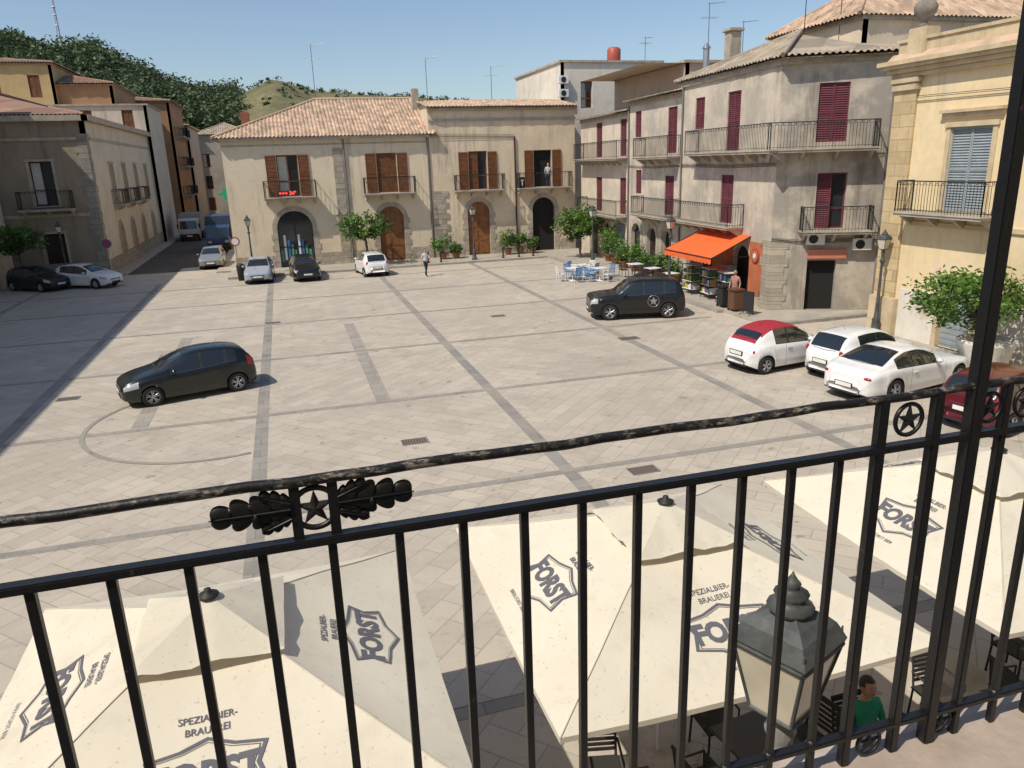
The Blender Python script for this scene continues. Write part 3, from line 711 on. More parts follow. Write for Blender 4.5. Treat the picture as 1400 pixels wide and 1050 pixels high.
SHIELD=[(-.44,.16),(-.2,.2),(0,.27),(.2,.2),(.44,.16),(.38,.02),(.44,-.13),(.2,-.17),(0,-.27),(-.2,-.17),(-.44,-.13),(-.38,.02)]
def umbrella(cx,cy,zt=3.2,zb=2.4,h=1.9,name='market_umbrella',ph=0):
    g=Grp(name);g.M=Matrix.Identity(4)
    def Z(x,y):
        a,b=max(abs(x),abs(y)),min(abs(x),abs(y));m=a/h;e=1-(b/max(a,1e-6))**2
        sag=.04*math.sin(math.pi*min(1,m))*e
        wr=.008*math.sin(5.1*x+2.3*y+ph)*math.sin(math.pi*min(1,m))+.005*math.sin(11*y-4*x+ph)*m*e
        return zt-(zt-zb)*m-sag-.05*(m**3)*e+wr
    cn=g.p('canopy');n=20
    for k in range(4):
        R=Matrix.Rotation(k*math.pi/2,4,'Z');v=[];f=[]
        for i in range(n+1):
            a=h*i/n
            for j in range(n+1):
                b=-a+2*a*j/n;p=R@Vector((b,-a,0));v.append((cx+p.x,cy+p.y,Z(p.x,p.y)))
        for i in range(n):
            for j in range(n):
                q=i*(n+1)+j;f.append((q,q+n+1,q+n+2,q+1))
        cn.add(v,f,CAN,True)
        v=[];f=[]
        for j in range(n+1):
            p=R@Vector((-h+2*h*j/n,-h,0));z=Z(p.x,p.y);v+= [(cx+p.x,cy+p.y,z),(cx+p.x*1.002,cy+p.y*1.002,z-.05)]
        for j in range(n):f.append((2*j,2*j+2,2*j+3,2*j+1))
        cn.add(v,f,SEAM,True)
        c=R@Vector((h*.99,-h*.99,0));g.p('frame').cyl((cx,cy,zt-.12),(cx+c.x,cy+c.y,zb-.08),.014,None,6,WHITE)
        c=R@Vector((0,-h*.97,0));g.p('frame').cyl((cx,cy,zt-.18),(cx+c.x,cy+c.y,zb-.1),.012,None,6,WHITE)
        c=R@Vector((h,-h,0))
        g.p('seams').tube([(cx+c.x*t,cy+c.y*t,Z(c.x*t,c.y*t)+.004) for t in [i/12 for i in range(2,13)]],.007,4,SEAM)
        lg=g.p('logo')
        def put(vs,fs,ox,oy,s=1):
            out=[]
            for q in vs:
                p=R@Vector((ox+q[0]*s,-h*.70+oy+q[1]*s,0));out.append((cx+p.x,cy+p.y,Z(p.x,p.y)+.008))
            lg.add(out,fs,INK)
        put(*T1,0,0);put(*T2,0,.41);put(*T3,0,.32);put(*T4,0,-.34)
        for s0,s1 in((1.0,.91),(.87,.85)):
            m=len(SHIELD);vs=[(x*s0,y*s0) for x,y in SHIELD]+[(x*s1,y*s1) for x,y in SHIELD]
            put([(a,b,0) for a,b in vs],[(i,(i+1)%m,m+(i+1)%m,m+i) for i in range(m)],0,0)
    cp=g.p('vent_cap');hc=.6
    for k in range(4):
        R=Matrix.Rotation(k*math.pi/2,4,'Z');v=[];m_=10
        for i in range(m_+1):
            a=hc*i/m_
            for j in range(m_+1):
                b=-a+2*a*j/m_;p=R@Vector((b,-a,0))
                wv=(.02*math.sin(10*b+k+ph)+.012*math.sin(23*b+ph))*(i/m_)*(1-abs(b/max(a,1e-4))**4)
                v.append((cx+p.x,cy+p.y,zt+.1-(.27)*(i/m_)+wv))
        f=[]
        for i in range(m_):
            for j in range(m_):
                q=i*(m_+1)+j;f.append((q,q+m_+1,q+m_+2,q+1))
        cp.add(v,f,CAN2,True)
    cp.lathe((cx,cy,zt+.09),[(.085,0),(.09,.015),(.06,.03),(.03,.05),(.03,.07),(.012,.08)],16,BLACKP)
    fr=g.p('frame');fr.cyl((cx,cy,.08),(cx,cy,zt+.08),.025,None,12,WHITE)
    fr.lathe((cx,cy,1.9),[(.045,0),(.05,.04),(.045,.09)],12,BLACKP)
    fr.bbox(cx-.35,cx+.35,cy-.35,cy+.35,.005,.09,.02,STONEP)
    g.done()
umbrella(-.98,6.25,ph=.5);umbrella(3.55,6.55,ph=2.1);umbrella(7.95,6.45,ph=4)
# ------------------------------------------------------------------ cafe furniture
CH=flat('dark_wicker',(.035,.03,.028),.7);TB=flat('table_top_dark',(.06,.05,.045),.4)
def cafe_table(x,y,a=0,top=TB,leg=IRON,z=0):
    m=MB();m.M=place(x,y,z,a);m.bbox(-.38,.38,-.38,.38,.72,.75,.01,top);m.cyl((0,0,.03),(0,0,.72),.03,None,10,leg)
    m.lathe((0,0,0),[(.24,0.004),(.24,.02),(.05,.05)],16,leg);m.obj('cafe_table')
def chair(x,y,a,mat=CH,z=0):
    m=MB();m.M=place(x,y,z,a)
    m.bbox(-.22,.22,-.22,.22,.43,.46,.012,mat)
    for sx in(-.2,.2):
        m.cyl((sx,.2,.0),(sx*.95,.19,.44),.015,None,6,mat);m.cyl((sx,-.22,0),(sx*.95,-.2,.44),.015,None,6,mat)
        m.cyl((sx*.95,-.2,.44),(sx*.95,-.27,.88),.015,None,6,mat)
        m.cyl((sx*1.05,.15,.65),(sx*1.05,-.23,.66),.014,None,6,mat);m.cyl((sx*1.05,.15,.44),(sx*1.05,.15,.65),.012,None,6,mat)
    for i in range(6):m.box(-.18,.18,-.225-.009*i,-.21-.009*i,.52+i*.06,.56+i*.06,mat)
    m.bbox(-.21,.21,-.285,-.26,.84,.89,.008,mat);m.obj('cafe_chair')
for tx,ty in((2.6,5.4),(4.3,5.7),(6.9,5.2),(8.6,5.6),(5.55,4.88),(-2.0,5.2),(.6,5.0)):
    a=RND.uniform(-.2,.2) if tx!=5.55 else 0;cafe_table(tx,ty,a)
    for k in range(4):
        t=a+k*math.pi/2+math.pi/2
        chair(tx-.72*math.cos(t),ty-.72*math.sin(t),t-math.pi/2+(RND.uniform(-.2,.2) if tx!=5.55 else 0))
BLUEP=flat('blue_plastic',(.03,.22,.5),.4)
for i,(tx,ty) in enumerate(((15.9,41.3),(17.3,40.6),(17.0,42.4))):
    cafe_table(tx,ty,.1*i,WHITE,WHITE)
    for k in range(4):
        t=k*math.pi/2+.3*i;chair(tx-.75*math.cos(t),ty-.75*math.sin(t),t-math.pi/2,BLUEP if (k+i)%2 else WHITE)
for i,(tx,ty) in enumerate(((19.4,40.3),(19.5,38.2),(19.4,36.0))):
    cafe_table(tx,ty,.1*i,WHITE,IRON,.13)
    for k in range(3):t=k*2.1+.3*i;chair(tx-.7*math.cos(t),ty-.7*math.sin(t),t-math.pi/2,CH,.13)
# ------------------------------------------------------------------ street lamps
LG=flat('lamp_glass',(.60,.54,.42),.15,0,0,.2);LM=rough('lamp_metal',(.08,.085,.09),.3,8,rgh=.6,bump=.1);LM2=rough('lamp_weathered_metal',(.085,.09,.09),.35,10,rgh=.5,bump=.15,patch=(.16,.16,.155))
LM3=rough('lamp_post_pale_metal',(.30,.30,.285),.3,10,rgh=.6,bump=.15)
def street_lamp(x,y,h,s=1.0,ang=.35,z=0,lm=LM,pm=None):
    g=Grp('street_lamp');g.M=place(x,y,z);p=g.p('post');H0=h-.85*s;pm=pm or lm
    p.lathe((0,0,0),[(.2,0),(.2,.12),(.15,.16),(.13,.5),(.15,.55),(.09,.62),(.065,1.1),(.08,1.15),(.06,1.2),(.045,H0-.5),(.06,H0-.45),(.1*s,H0-.4),(.1*s,H0-.36),(.05,H0-.3),(.06,H0-.12),(.085*s,H0-.08),(.05,H0-.02),(.05,H0)],16,pm)
    g.M=place(x,y,z+H0,ang);l=g.p('lantern');S=s
    def ring(r,zz):return [(r*S*math.cos(math.pi/4+k*math.pi/2)*1.414,r*S*math.sin(math.pi/4+k*math.pi/2)*1.414,zz*S) for k in range(4)]
    b,t=ring(.12,.05),ring(.195,.45)
    l.add(b+t,[(i,(i+1)%4,4+(i+1)%4,4+i) for i in range(4)],LG)
    for i in range(4):
        l.cyl(b[i],t[i],.011*S,None,6,lm);l.cyl(b[i],b[(i+1)%4],.014*S,None,6,lm);l.cyl(t[i],t[(i+1)%4],.018*S,None,6,lm)
    l.lathe((0,0,0),[(.05*S,0),(.15*S,.03*S),(.165*S,.05*S)],4,lm,False,.5)
    l.lathe((0,0,.45*S),[(.285*S,0),(.30*S,.03*S),(.28*S,.06*S),(.24*S,.12*S),(.18*S,.165*S),(.12*S,.19*S),(.11*S,.2*S)],4,lm,False,.5)
    l.lathe((0,0,.64*S),[(.11*S,0),(.12*S,.03*S),(.085*S,.06*S),(.075*S,.08*S),(.09*S,.1*S),(.04*S,.12*S),(.04*S,.14*S),(.045*S,.155*S),(.028*S,.175*S),(.012*S,.2*S),(.004*S,.22*S)],12,lm)
    for i in range(4):
        a=i*math.pi/2+math.pi/4;l.cyl((.26*S*math.cos(a),.26*S*math.sin(a),.47*S),(.27*S*math.cos(a),.27*S*math.sin(a),.55*S),.018*S,.004*S,6,lm)
    g.done()
street_lamp(1.95,2.44,5.05,.86,.42,0,LM2,LM3)
for x,y,z in((-2.3,53.2,.13),(12.9,53.2,.13),(18.75,34.9,.13),(21.05,22.9,.12),(-14.2,56.6,.13),(18.9,45.5,.13)):street_lamp(x,y,3.9,.9,.2,z)
# ------------------------------------------------------------------ vegetation
def foliage(mb,c,r,n,leaf,mats,clr=.3,per=26,rnd=RND):
    for i in range(n):
        while True:
            p=Vector((rnd.uniform(-1,1),rnd.uniform(-1,1),rnd.uniform(-1,1)))
            if .25<p.length<1:break
        k_=rnd.uniform(.85,1.15);p=p*k_
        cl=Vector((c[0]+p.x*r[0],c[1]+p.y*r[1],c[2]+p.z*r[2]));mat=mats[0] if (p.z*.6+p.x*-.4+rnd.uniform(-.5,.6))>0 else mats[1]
        vs=[];fs=[]
        for k in range(per):
            d=Vector((rnd.gauss(0,1),rnd.gauss(0,1),rnd.gauss(0,.8)))*clr*.5
            a=Vector((rnd.uniform(-1,1),rnd.uniform(-1,1),rnd.uniform(-.6,.6))).normalized();b=a.orthogonal().normalized()
            b=(b*math.cos(k)+a.cross(b)*math.sin(k));q=cl+d;L=leaf*rnd.uniform(.7,1.3)
            o=len(vs);vs+=[tuple(q-a*L),tuple(q+b*L*.45),tuple(q+a*L),tuple(q-b*L*.45)];fs.append((o,o+1,o+2,o+3))
        mb.add(vs,fs,mat)
def tree(name,x,y,z,th,c,r,n=90,leaf=.09,pot=None):
    g=Grp(name);t=g.p('trunk')
    if pot:
        t=g.p('pot');t.lathe((x,y,z),pot[0],24,pot[1]);t=g.p('trunk');z0=z+pot[2]
    else:z0=z
    base=Vector((x,y,z0));mid=base.lerp(Vector((c[0],c[1],th)),.9);mid.z=th
    t.tube([base,base.lerp(mid,.5)+Vector((.04,.03,0)),mid],.08,8,BARK)
    for i in range(7):
        a=i*.9;e=Vector((c[0]+r[0]*.65*math.cos(a),c[1]+r[1]*.65*math.sin(a),c[2]+r[2]*RND.uniform(-.2,.6)))
        t.cyl(mid,mid.lerp(e,.5)+Vector((0,0,.1)),.05,.03,6,BARK);t.cyl(mid.lerp(e,.5)+Vector((0,0,.1)),e,.03,.01,5,BARK)
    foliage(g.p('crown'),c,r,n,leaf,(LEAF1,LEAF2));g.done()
tree('ficus_tree',5.4,53.9,.13,2.0,(5.3,53.9,2.95),(1.7,1.4,.95),110,.11)
tree('ficus_tree',19.9,50.2,.13,1.8,(19.8,50.2,2.6),(1.75,1.5,1.15),120,.11)
tree('ficus_tree',-16.2,55.2,0,2.0,(-16.4,55.2,3.0),(1.5,1.4,.9),100,.11)
POTM=rough('whitewashed_pot',(.68,.64,.57),.15,2,.4)
POTP=[(.5,0),(.55,.1),(.72,.9),(.8,1.1),(.82,1.2),(.74,1.22),(.7,1.1)]
tree('potted_ficus_tree',20.0,17.2,0.0,1.9,(19.7,17.5,2.45),(1.8,1.5,.85),150,.085,(POTP,POTM,1.1))
tree('potted_ficus_tree',20.3,13.5,0.0,1.9,(20.2,13.5,2.5),(1.5,1.4,.9),110,.085,(POTP,POTM,1.1))
TERR=rough('terracotta_pot',(.3,.13,.07),.2,3)
def shrub(x,y,z,w,h,n=26):
    g=Grp('potted_shrub');g.p('pot').lathe((x,y,z),[(.2,0),(.22,.05),(.3,.42),(.33,.45),(.3,.47),(.26,.42)],14,TERR)
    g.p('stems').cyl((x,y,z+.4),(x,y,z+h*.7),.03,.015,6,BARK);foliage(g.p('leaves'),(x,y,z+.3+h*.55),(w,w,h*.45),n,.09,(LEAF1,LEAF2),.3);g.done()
for x,y,w,h in((10.9,54.6,.7,1.4),(15.9,54.8,.5,1.5),(16.9,54.9,.6,1.3),(11.9,54.7,.35,.8),(17.8,54.7,.35,.9),(20.9,47.5,.6,1.9),(20.7,46,.7,1.8)):shrub(x,y,.13,w,h)
for y,h in((43.8,1.2),(42.3,1.4),(40.9,.8),(39.2,1.1),(37.3,.9)):shrub(20.35,y,.13,.4,h,22)
# hill
def curve(pts):
    xs=[p[0] for p in pts];ys=[p[1] for p in pts];n=len(xs)
    dl=[(ys[i+1]-ys[i])/(xs[i+1]-xs[i]) for i in range(n-1)];m=[dl[0]]
    for i in range(1,n-1):m.append(0 if dl[i-1]*dl[i]<=0 else 2*dl[i-1]*dl[i]/(dl[i-1]+dl[i]))
    m.append(dl[-1])
    def f(x):
        if x<=xs[0]:return ys[0]
        if x>=xs[-1]:return ys[-1]
        i=max(k for k in range(n) if xs[k]<=x);i=min(i,n-2);h=xs[i+1]-xs[i];t=(x-xs[i])/h
        return (2*t**3-3*t*t+1)*ys[i]+(t**3-2*t*t+t)*h*m[i]+(-2*t**3+3*t*t)*ys[i+1]+(t**3-t*t)*h*m[i+1]
    return f
HP=curve([(-.8,.10),(-.45,.13),(-.27,.136),(-.221,.122),(-.187,.126),(-.146,.107),(-.110,.091),(-.07,.080),(-.049,.080),(-.02,.090),(.007,.102),(.03,.095),(.061,.087),(.12,.084),(.168,.081),(.3,.07),(.5,.05),(.8,.03),(1.3,.02)])
from mathutils import noise as mn
def hz(X,Y):
    t=min(1,max(0,(Y-190)/190));t=t*t*(3-2*t)
    return (6.8+380*HP(X/Y))*t+mn.noise(Vector((X*.03,Y*.03,0)))*2.0*t
HILL=rough('hill_scrub',(.19,.17,.085),.4,.06,bump=.5,bscale=.8,patch=(.08,.1,.04))
hm=MB();v=[];f=[];nx,ny=150,26
for j in range(ny):
    Y=170+j*12
    for i in range(nx):
        q=-.8+2.1*i/(nx-1);X=q*min(Y,380);v.append((X,Y,hz(X,min(Y,380)) -(max(0,Y-380))*.25))
for j in range(ny-1):
    for i in range(nx-1):a=j*nx+i;f.append((a,a+1,a+nx+1,a+nx))
hm.add(v,f,HILL,True);hm.obj('hill')
fo=MB();r2=random.Random(5)
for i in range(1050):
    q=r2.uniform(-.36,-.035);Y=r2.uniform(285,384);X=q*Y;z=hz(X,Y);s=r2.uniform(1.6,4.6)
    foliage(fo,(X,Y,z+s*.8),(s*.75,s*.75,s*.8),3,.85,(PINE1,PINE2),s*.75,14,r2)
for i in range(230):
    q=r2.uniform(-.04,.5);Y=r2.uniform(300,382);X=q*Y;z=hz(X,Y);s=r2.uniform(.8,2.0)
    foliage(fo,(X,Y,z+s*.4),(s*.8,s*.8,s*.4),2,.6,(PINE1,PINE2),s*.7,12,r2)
fo.obj('pine_forest')
m=MB();mx=-.213*378;bz=hz(mx,378)
for sx,sy in((-.8,-.8),(.8,-.8),(0,.8)):m.cyl((mx+sx,378+sy,bz-1),(mx+sx*.2,378+sy*.2,bz+22),.13,.08,5,flat('mast_red',(.35,.1,.08)))
for i in range(11):m.cyl((mx-.7+.05*i,377.4,bz+i*2),(mx+.7-.05*i,377.4,bz+i*2+1.5),.08,None,4,RIM)
for zz in(12,16,19):m.lathe((mx,377,bz+zz),[(.7,0),(.7,.3),(.2,.6)],10,WHITE)
m.obj('radio_mast')
for a in((3.3,62,11.6,4.0,1),(11.6,60.8,11.4,3.2,0),(16.5,60,11.3,2.6,1),(27,46,12.4,3.6,1),(29.5,46,12.4,2.6,0),(24.8,33.5,11.4,3.4,0),(25.6,32,11.2,3.2,1),(-3,84,10,2.5,0),(30,61,14.3,2,1)):antenna(*a)
# ------------------------------------------------------------------ cars
def wheel(mb,x,y,r,side,rim=RIM):
    M0=mb.M.copy();mb.M=M0@Matrix.Translation((x,y,r))@Matrix.Rotation(math.pi/2,4,'X')
    w=.1
    mb.lathe((0,0,0),[(r*.62,-w*.8),(r*.68,-w),(r*.9,-w),(r*.985,-w*.75),(r,-w*.3),(r,w*.3),(r*.985,w*.75),(r*.9,w),(r*.68,w),(r*.62,w*.8)],32,RUBBER,True,0,False)
    sg=-side;zf=w*.85*sg
    mb.cyl((0,0,zf*.3),(0,0,zf*.35),r*.64,None,24,BLACKP)
    mb.lathe((0,0,0),[(r*.67,zf*.98),(r*.64,zf*1.03),(r*.6,zf*.9),(r*.59,zf*.4)],32,rim,True,0,False)
    for k in range(5):
        a=k*2*math.pi/5+.3
        for da in(-.2,.2):
            p0=Vector((r*.1*math.cos(a),r*.1*math.sin(a),zf*.8));p1=Vector((r*.62*math.cos(a+da),r*.62*math.sin(a+da),zf*.9))
            mb.cyl(p0,p1,.026,.02,5,rim)
    mb.cyl((0,0,zf*.5),(0,0,zf*.95),r*.18,r*.13,12,rim)
    mb.M=M0
def car(name,x,y,ang,paint,P,roofmat=None,z=0):
    L=P['L'];top=curve(P['top']);belt=curve(P['belt']);wf=curve(P['w']);r=P['r'];xa,xb=P['wh'];ws=P['ws'];rw=P['rw'];sd=P['side']
    g=Grp(name);Mx=Matrix.Translation((x,y,z))@Matrix.Rotation(ang+math.pi,4,'Z')@Matrix.Translation((-L/2,0,0))
    g.M=Mx;b=g.p('body');ra=r+.035
    st=set(round(L*i/52,4) for i in range(53))
    st|={.02,.05,.1,L-.02,L-.05,L-.1}
    for xw in(xa,xb):
        for k in range(-8,9):st.add(round(xw+ra*math.sin(k*math.pi/16),4))
        st.add(round(xw-ra-.004,4));st.add(round(xw+ra+.004,4))
    sm=P['seams']
    for q in sm:st|={round(q-.005,4),round(q+.005,4)}
    for a,c in sd:st|={a,c}
    st|=set(ws)|set(rw);st=sorted(s for s in st if 0<=s<=L)
    st2=[st[0]]
    for q in st[1:]:
        if q-st2[-1]>.003:st2.append(q)
    st=st2;rings=[]
    for q in st:
        e=min(q,L-q);zb=P['zb']+max(0,.25-e)*.45
        for xw in(xa,xb):
            if abs(q-xw)<ra:zb=max(zb,r+math.sqrt(max(0,ra*ra-(q-xw)**2))*.98)
        w=wf(q);t=top(q);bl=min(belt(q),t-.012);bl=max(bl,zb+.05);t=max(t,bl+.012);gh=t-bl;k=min(1,gh/.4)
        wr=w-.08-gh*P.get('tumble',.36)
        fl=0
        for xw in(xa,xb):fl=max(fl,.022*max(0,1-max(0,abs(q-xw)-ra)/.12))
        h=bl-zb
        R=[(0,zb),(.7*w,zb),(w-.03,zb),(w+fl,zb+.025),(w+fl+.006,zb+h*.38),(w-.004+fl*.6,zb+h*.7),(w+.004,zb+h*.78),(w-.03,bl),(w-.055,bl+.02*k),
           ((w-.055)*.5+(wr+.02)*.5+.012*k,bl+(t-.075*k-bl)*.52),(wr+.02,t-.075*k),(wr-.05,t-.028*k-.004),(wr*.55,t-.006*k),(0,t)]
        rings.append(R)
    nj=len(rings[0]);v=[];idx={}
    for i,(q,R) in enumerate(zip(st,rings)):
        for j in range(nj):
            idx[(i,j,1)]=len(v);v.append((q,R[j][0],R[j][1]))
            if j in(0,nj-1):idx[(i,j,-1)]=idx[(i,j,1)]
            else:idx[(i,j,-1)]=len(v);v.append((q,-R[j][0],R[j][1]))
    fs=[];ms=[]
    for i in range(len(st)-1):
        xm=(st[i]+st[i+1])/2;gh=(rings[i][13][1]-rings[i][7][1])
        for j in range(nj-1):
            mt=paint
            if j<2:mt=BLACKP
            elif j==2:mt=BLACKP
            elif 3<=j<=6:
                if any(abs(xm-q)<.0045 for q in sm):mt=BLACKP
                if j in(5,6) and P['hl'][0]<xm<P['hl'][1]:mt=HEADL
                if j in P['tlj'] and P['tl'][0]<xm<P['tl'][1]:mt=REDL
            elif j==7:
                if sd[0][0]<xm<sd[-1][1]:mt=BLACKP
                if 7 in P['tlj'] and P['tl'][0]<xm<P['tl'][1]:mt=REDL
            elif j in(8,9):
                if any(a<xm<c for a,c in sd) and gh>.17:mt=CGLASS
                elif sd[0][0]<xm<sd[-1][1] and gh>.17:mt=BLACKP
                elif P.get('tlhigh') and P['tl'][0]<xm<P['tl'][1] and j==8:mt=REDL
            elif j==10:
                if roofmat and ws[1]<xm<rw[0]+.1:mt=roofmat
            else:
                if ws[0]<xm<ws[1] or rw[0]<xm<rw[1]:mt=CGLASS
                elif roofmat and ws[1]<xm<L-.25:mt=roofmat
                elif abs(xm-ws[0]+.03)<.03:mt=BLACKP
            for sg in(1,-1):
                f=(idx[(i,j,sg)],idx[(i+1,j,sg)],idx[(i+1,j+1,sg)],idx[(i,j+1,sg)])
                fs.append(f if sg==1 else f[::-1]);ms.append(mt)
    for i in(0,len(st)-1):
        f=[idx[(i,j,1)] for j in range(nj)]+[idx[(i,j,-1)] for j in range(nj-2,0,-1)];fs.append(f);ms.append(paint)
    b.add(v,fs,ms,True)
    wmb=g.p('wheels')
    for xw in(xa,xb):
        for s in(1,-1):wheel(wmb,xw,s*(wf(xw)-.085),r,s)
    wmb.cyl((xa,-.6,r),(xa,.6,r),.1,None,8,BLACKP);wmb.cyl((xb,-.6,r),(xb,.6,r),.1,None,8,BLACKP)
    d=g.p('details')
    d.bbox(-.015,.05,-.36,.36,.3,.42,.01,BLACKP);d.bbox(-.012,.05,-.42,.42,.52,.58,.01,BLACKP);d.box(-.02,-.014,-.26,.26,.43,.53,PLATE)
    for s in(1,-1):d.ell((.1,s*(wf(.1)-.09),.36),(.05,.07,.05),HEADL)
    zr=P.get('plz',.62);xr=L
    d.bbox(xr-.03,xr+.010,-.3,.3,zr-.08,zr+.07,.01,BLACKP);d.box(xr+.010,xr+.016,-.26,.26,zr-.055,zr+.055,PLATE)
    d.bbox(L-.1,L+.008,-.5,.5,.25,.34,.02,BLACKP)
    if P.get('tlb'):
        for s in(1,-1):
            xx,yy,zz,rx,ry,rz=P['tlb'];d.ell((xx,s*yy,zz),(rx,ry,rz),REDL)
    d.tube([(rw[1]+.02,-.45,top(rw[1]+.02)+.006),(rw[1]+.05,0,top(rw[1]+.05)+.012),(rw[1]+.02,.45,top(rw[1]+.02)+.006)],.008,5,BLACKP)
    xm=P['mir'];zb_=belt(xm)
    for s in(1,-1):
        yy=s*(wf(xm)+.07);d.bbox(xm-.07,xm+.07,min(yy-.09,yy+.09),max(yy-.09,yy+.09),zb_+.02,zb_+.16,.04,P.get('mirm',paint),True,3)
        d.cyl((xm,s*(wf(xm)-.05),zb_+.02),(xm,yy,zb_+.07),.02,None,6,BLACKP)
        for hx in P['handles']:
            d.bbox(hx-.09,hx+.09,min(s*(wf(hx)-.01),s*(wf(hx)+.035)),max(s*(wf(hx)-.01),s*(wf(hx)+.035)),belt(hx)-.17,belt(hx)-.14,.008,P.get('handm',paint))
    for s in(-.35,.3):
        a=ws[0]+.02;d.cyl((a,s,top(a)+.02),(a+.3,s+.32,top(a+.3)+.02),.008,None,4,BLACKP)
    if P.get('rails'):
        for s in(1,-1):d.tube([(P['rails'][0],s*.55,top(P['rails'][0])-.02),(P['rails'][0]+.15,s*.55,top(P['rails'][0])+.05),(P['rails'][1]-.15,s*.55,top(P['rails'][1])+.04),(P['rails'][1],s*.55,top(P['rails'][1])-.03)],.02,6,BLACKP)
    d.cyl((L*.72,0,top(L*.72)-.01),(L*.72+.15,0,top(L*.72)+.18),.006,.003,4,BLACKP)
    return g
HATCH=dict(L=4.03,top=[(0,.6),(.03,.68),(.12,.76),(.5,.9),(.95,1.0),(1.1,1.04),(1.5,1.24),(1.9,1.405),(2.2,1.47),(2.6,1.49),(3.1,1.465),(3.5,1.40),(3.68,1.33),(3.86,1.08),(3.96,.98),(4.01,.8),(4.03,.6)],
 belt=[(0,.56),(.1,.7),(.5,.82),(1.1,.88),(2.5,.95),(3.5,1.02),(3.8,1.0),(3.95,.86),(4.03,.56)],w=[(0,.5),(.03,.62),(.12,.72),(.35,.79),(.8,.83),(2,.845),(3.3,.835),(3.7,.8),(3.9,.73),(4,.63),(4.03,.5)],
 r=.31,wh=(.83,3.34),zb=.2,ws=(1.14,1.86),rw=(3.66,3.88),side=[(1.42,2.3),(2.38,3.05),(3.13,3.4)],seams=(1.2,2.34,3.12),hl=(.08,.5),tl=(3.74,3.92),mir=1.5,handles=(2.18,2.95),tlj=(6,7),tlhigh=True)
SUV=dict(HATCH,L=4.23,top=[(0,.7),(.02,.85),(.08,.98),(.4,1.06),(1.05,1.12),(1.2,1.15),(1.5,1.4),(1.75,1.6),(2.0,1.68),(2.6,1.7),(3.4,1.68),(3.85,1.64),(4.0,1.5),(4.1,1.15),(4.18,1.02),(4.22,.9),(4.23,.65)],
 belt=[(0,.66),(.06,.92),(.4,.98),(1.1,1.04),(2.5,1.08),(3.9,1.12),(4.1,1.05),(4.23,.62)],w=[(0,.62),(.03,.74),(.15,.84),(.5,.89),(2,.9),(3.8,.89),(4.1,.84),(4.2,.75),(4.23,.62)],r=.35,wh=(.85,3.42),zb=.27,ws=(1.22,1.72),rw=(3.95,4.09),side=[(1.42,2.3),(2.38,3.2),(3.3,3.75)],seams=(1.25,2.34,3.24),hl=(.03,.3),tl=(4.08,4.2),tlhigh=False,mir=1.5,handles=(2.18,3.05),tumble=.22,rails=(2.0,3.8))
F500=dict(HATCH,L=3.57,top=[(0,.55),(.03,.66),(.12,.76),(.4,.88),(.8,.97),(.93,1.0),(1.25,1.24),(1.5,1.38),(1.8,1.47),(2.15,1.49),(2.6,1.45),(2.95,1.34),(3.2,1.14),(3.38,.95),(3.5,.84),(3.55,.7),(3.57,.5)],
 belt=[(0,.5),(.1,.7),(.5,.82),(1,.88),(2.2,.93),(3,.95),(3.3,.9),(3.5,.76),(3.57,.46)],w=[(0,.42),(.03,.55),(.12,.66),(.35,.76),(.8,.8),(1.8,.815),(2.9,.8),(3.3,.74),(3.48,.64),(3.55,.54),(3.57,.42)],
 r=.295,wh=(.68,2.98),zb=.19,ws=(.97,1.5),rw=(2.98,3.2),side=[(1.15,2.05),(2.13,2.62)],seams=(1.05,2.2),hl=(.1,.4),tl=(9,9),tlj=(),tlb=(3.40,.63,.74,.06,.06,.10),mir=1.25,handles=(2.05,),tlhigh=False,plz=.66,handm=RIM)
P108=dict(HATCH,L=3.6,top=[(0,.58),(.03,.7),(.12,.8),(.4,.92),(.75,1.0),(.88,1.04),(1.25,1.28),(1.5,1.4),(1.8,1.47),(2.3,1.48),(2.9,1.43),(3.15,1.36),(3.3,1.2),(3.43,.98),(3.53,.85),(3.58,.72),(3.6,.52)],
 belt=[(0,.54),(.1,.72),(.5,.85),(1,.9),(2.2,.98),(3.1,1.06),(3.4,.95),(3.54,.78),(3.6,.48)],w=[(0,.46),(.03,.58),(.12,.68),(.35,.76),(.8,.8),(1.8,.81),(3,.8),(3.35,.74),(3.5,.65),(3.57,.56),(3.6,.46)],
 r=.29,wh=(.7,3.04),zb=.19,ws=(.92,1.5),rw=(3.1,3.42),side=[(1.15,1.95),(2.02,2.75)],seams=(1.05,1.98,2.78),hl=(.1,.45),tl=(9,9),tlj=(),tlb=(3.44,.64,.88,.06,.07,.13),mir=1.25,handles=(1.85,2.6),tlhigh=False,plz=.6)
COUPE=dict(HATCH,L=4.69,top=[(0,.52),(.04,.66),(.15,.75),(.6,.87),(1.2,.96),(1.42,.99),(1.9,1.2),(2.25,1.34),(2.6,1.395),(3.0,1.39),(3.4,1.31),(3.8,1.16),(4.1,1.04),(4.3,.99),(4.52,.95),(4.62,.86),(4.67,.7),(4.69,.5)],
 belt=[(0,.48),(.15,.68),(.6,.79),(1.4,.87),(2.5,.91),(3.5,.94),(4.2,.93),(4.55,.84),(4.69,.46)],w=[(0,.52),(.04,.66),(.15,.77),(.5,.86),(1,.9),(2.5,.905),(3.8,.9),(4.3,.85),(4.55,.77),(4.65,.66),(4.69,.54)],
 r=.335,wh=(.82,3.66),zb=.19,ws=(1.46,2.2),rw=(3.2,4.05),side=[(1.85,2.85),(2.93,3.6)],seams=(1.5,3.0),hl=(.12,.55),tl=(9,9),tlj=(),tlb=(4.56,.63,.76,.07,.15,.055),mir=1.95,handles=(2.85,),tlhigh=False,plz=.5,tumble=.5)
def paint(name,c,r=.25,coat=.8):return flat(name,c,r,0,coat,.06,.5)
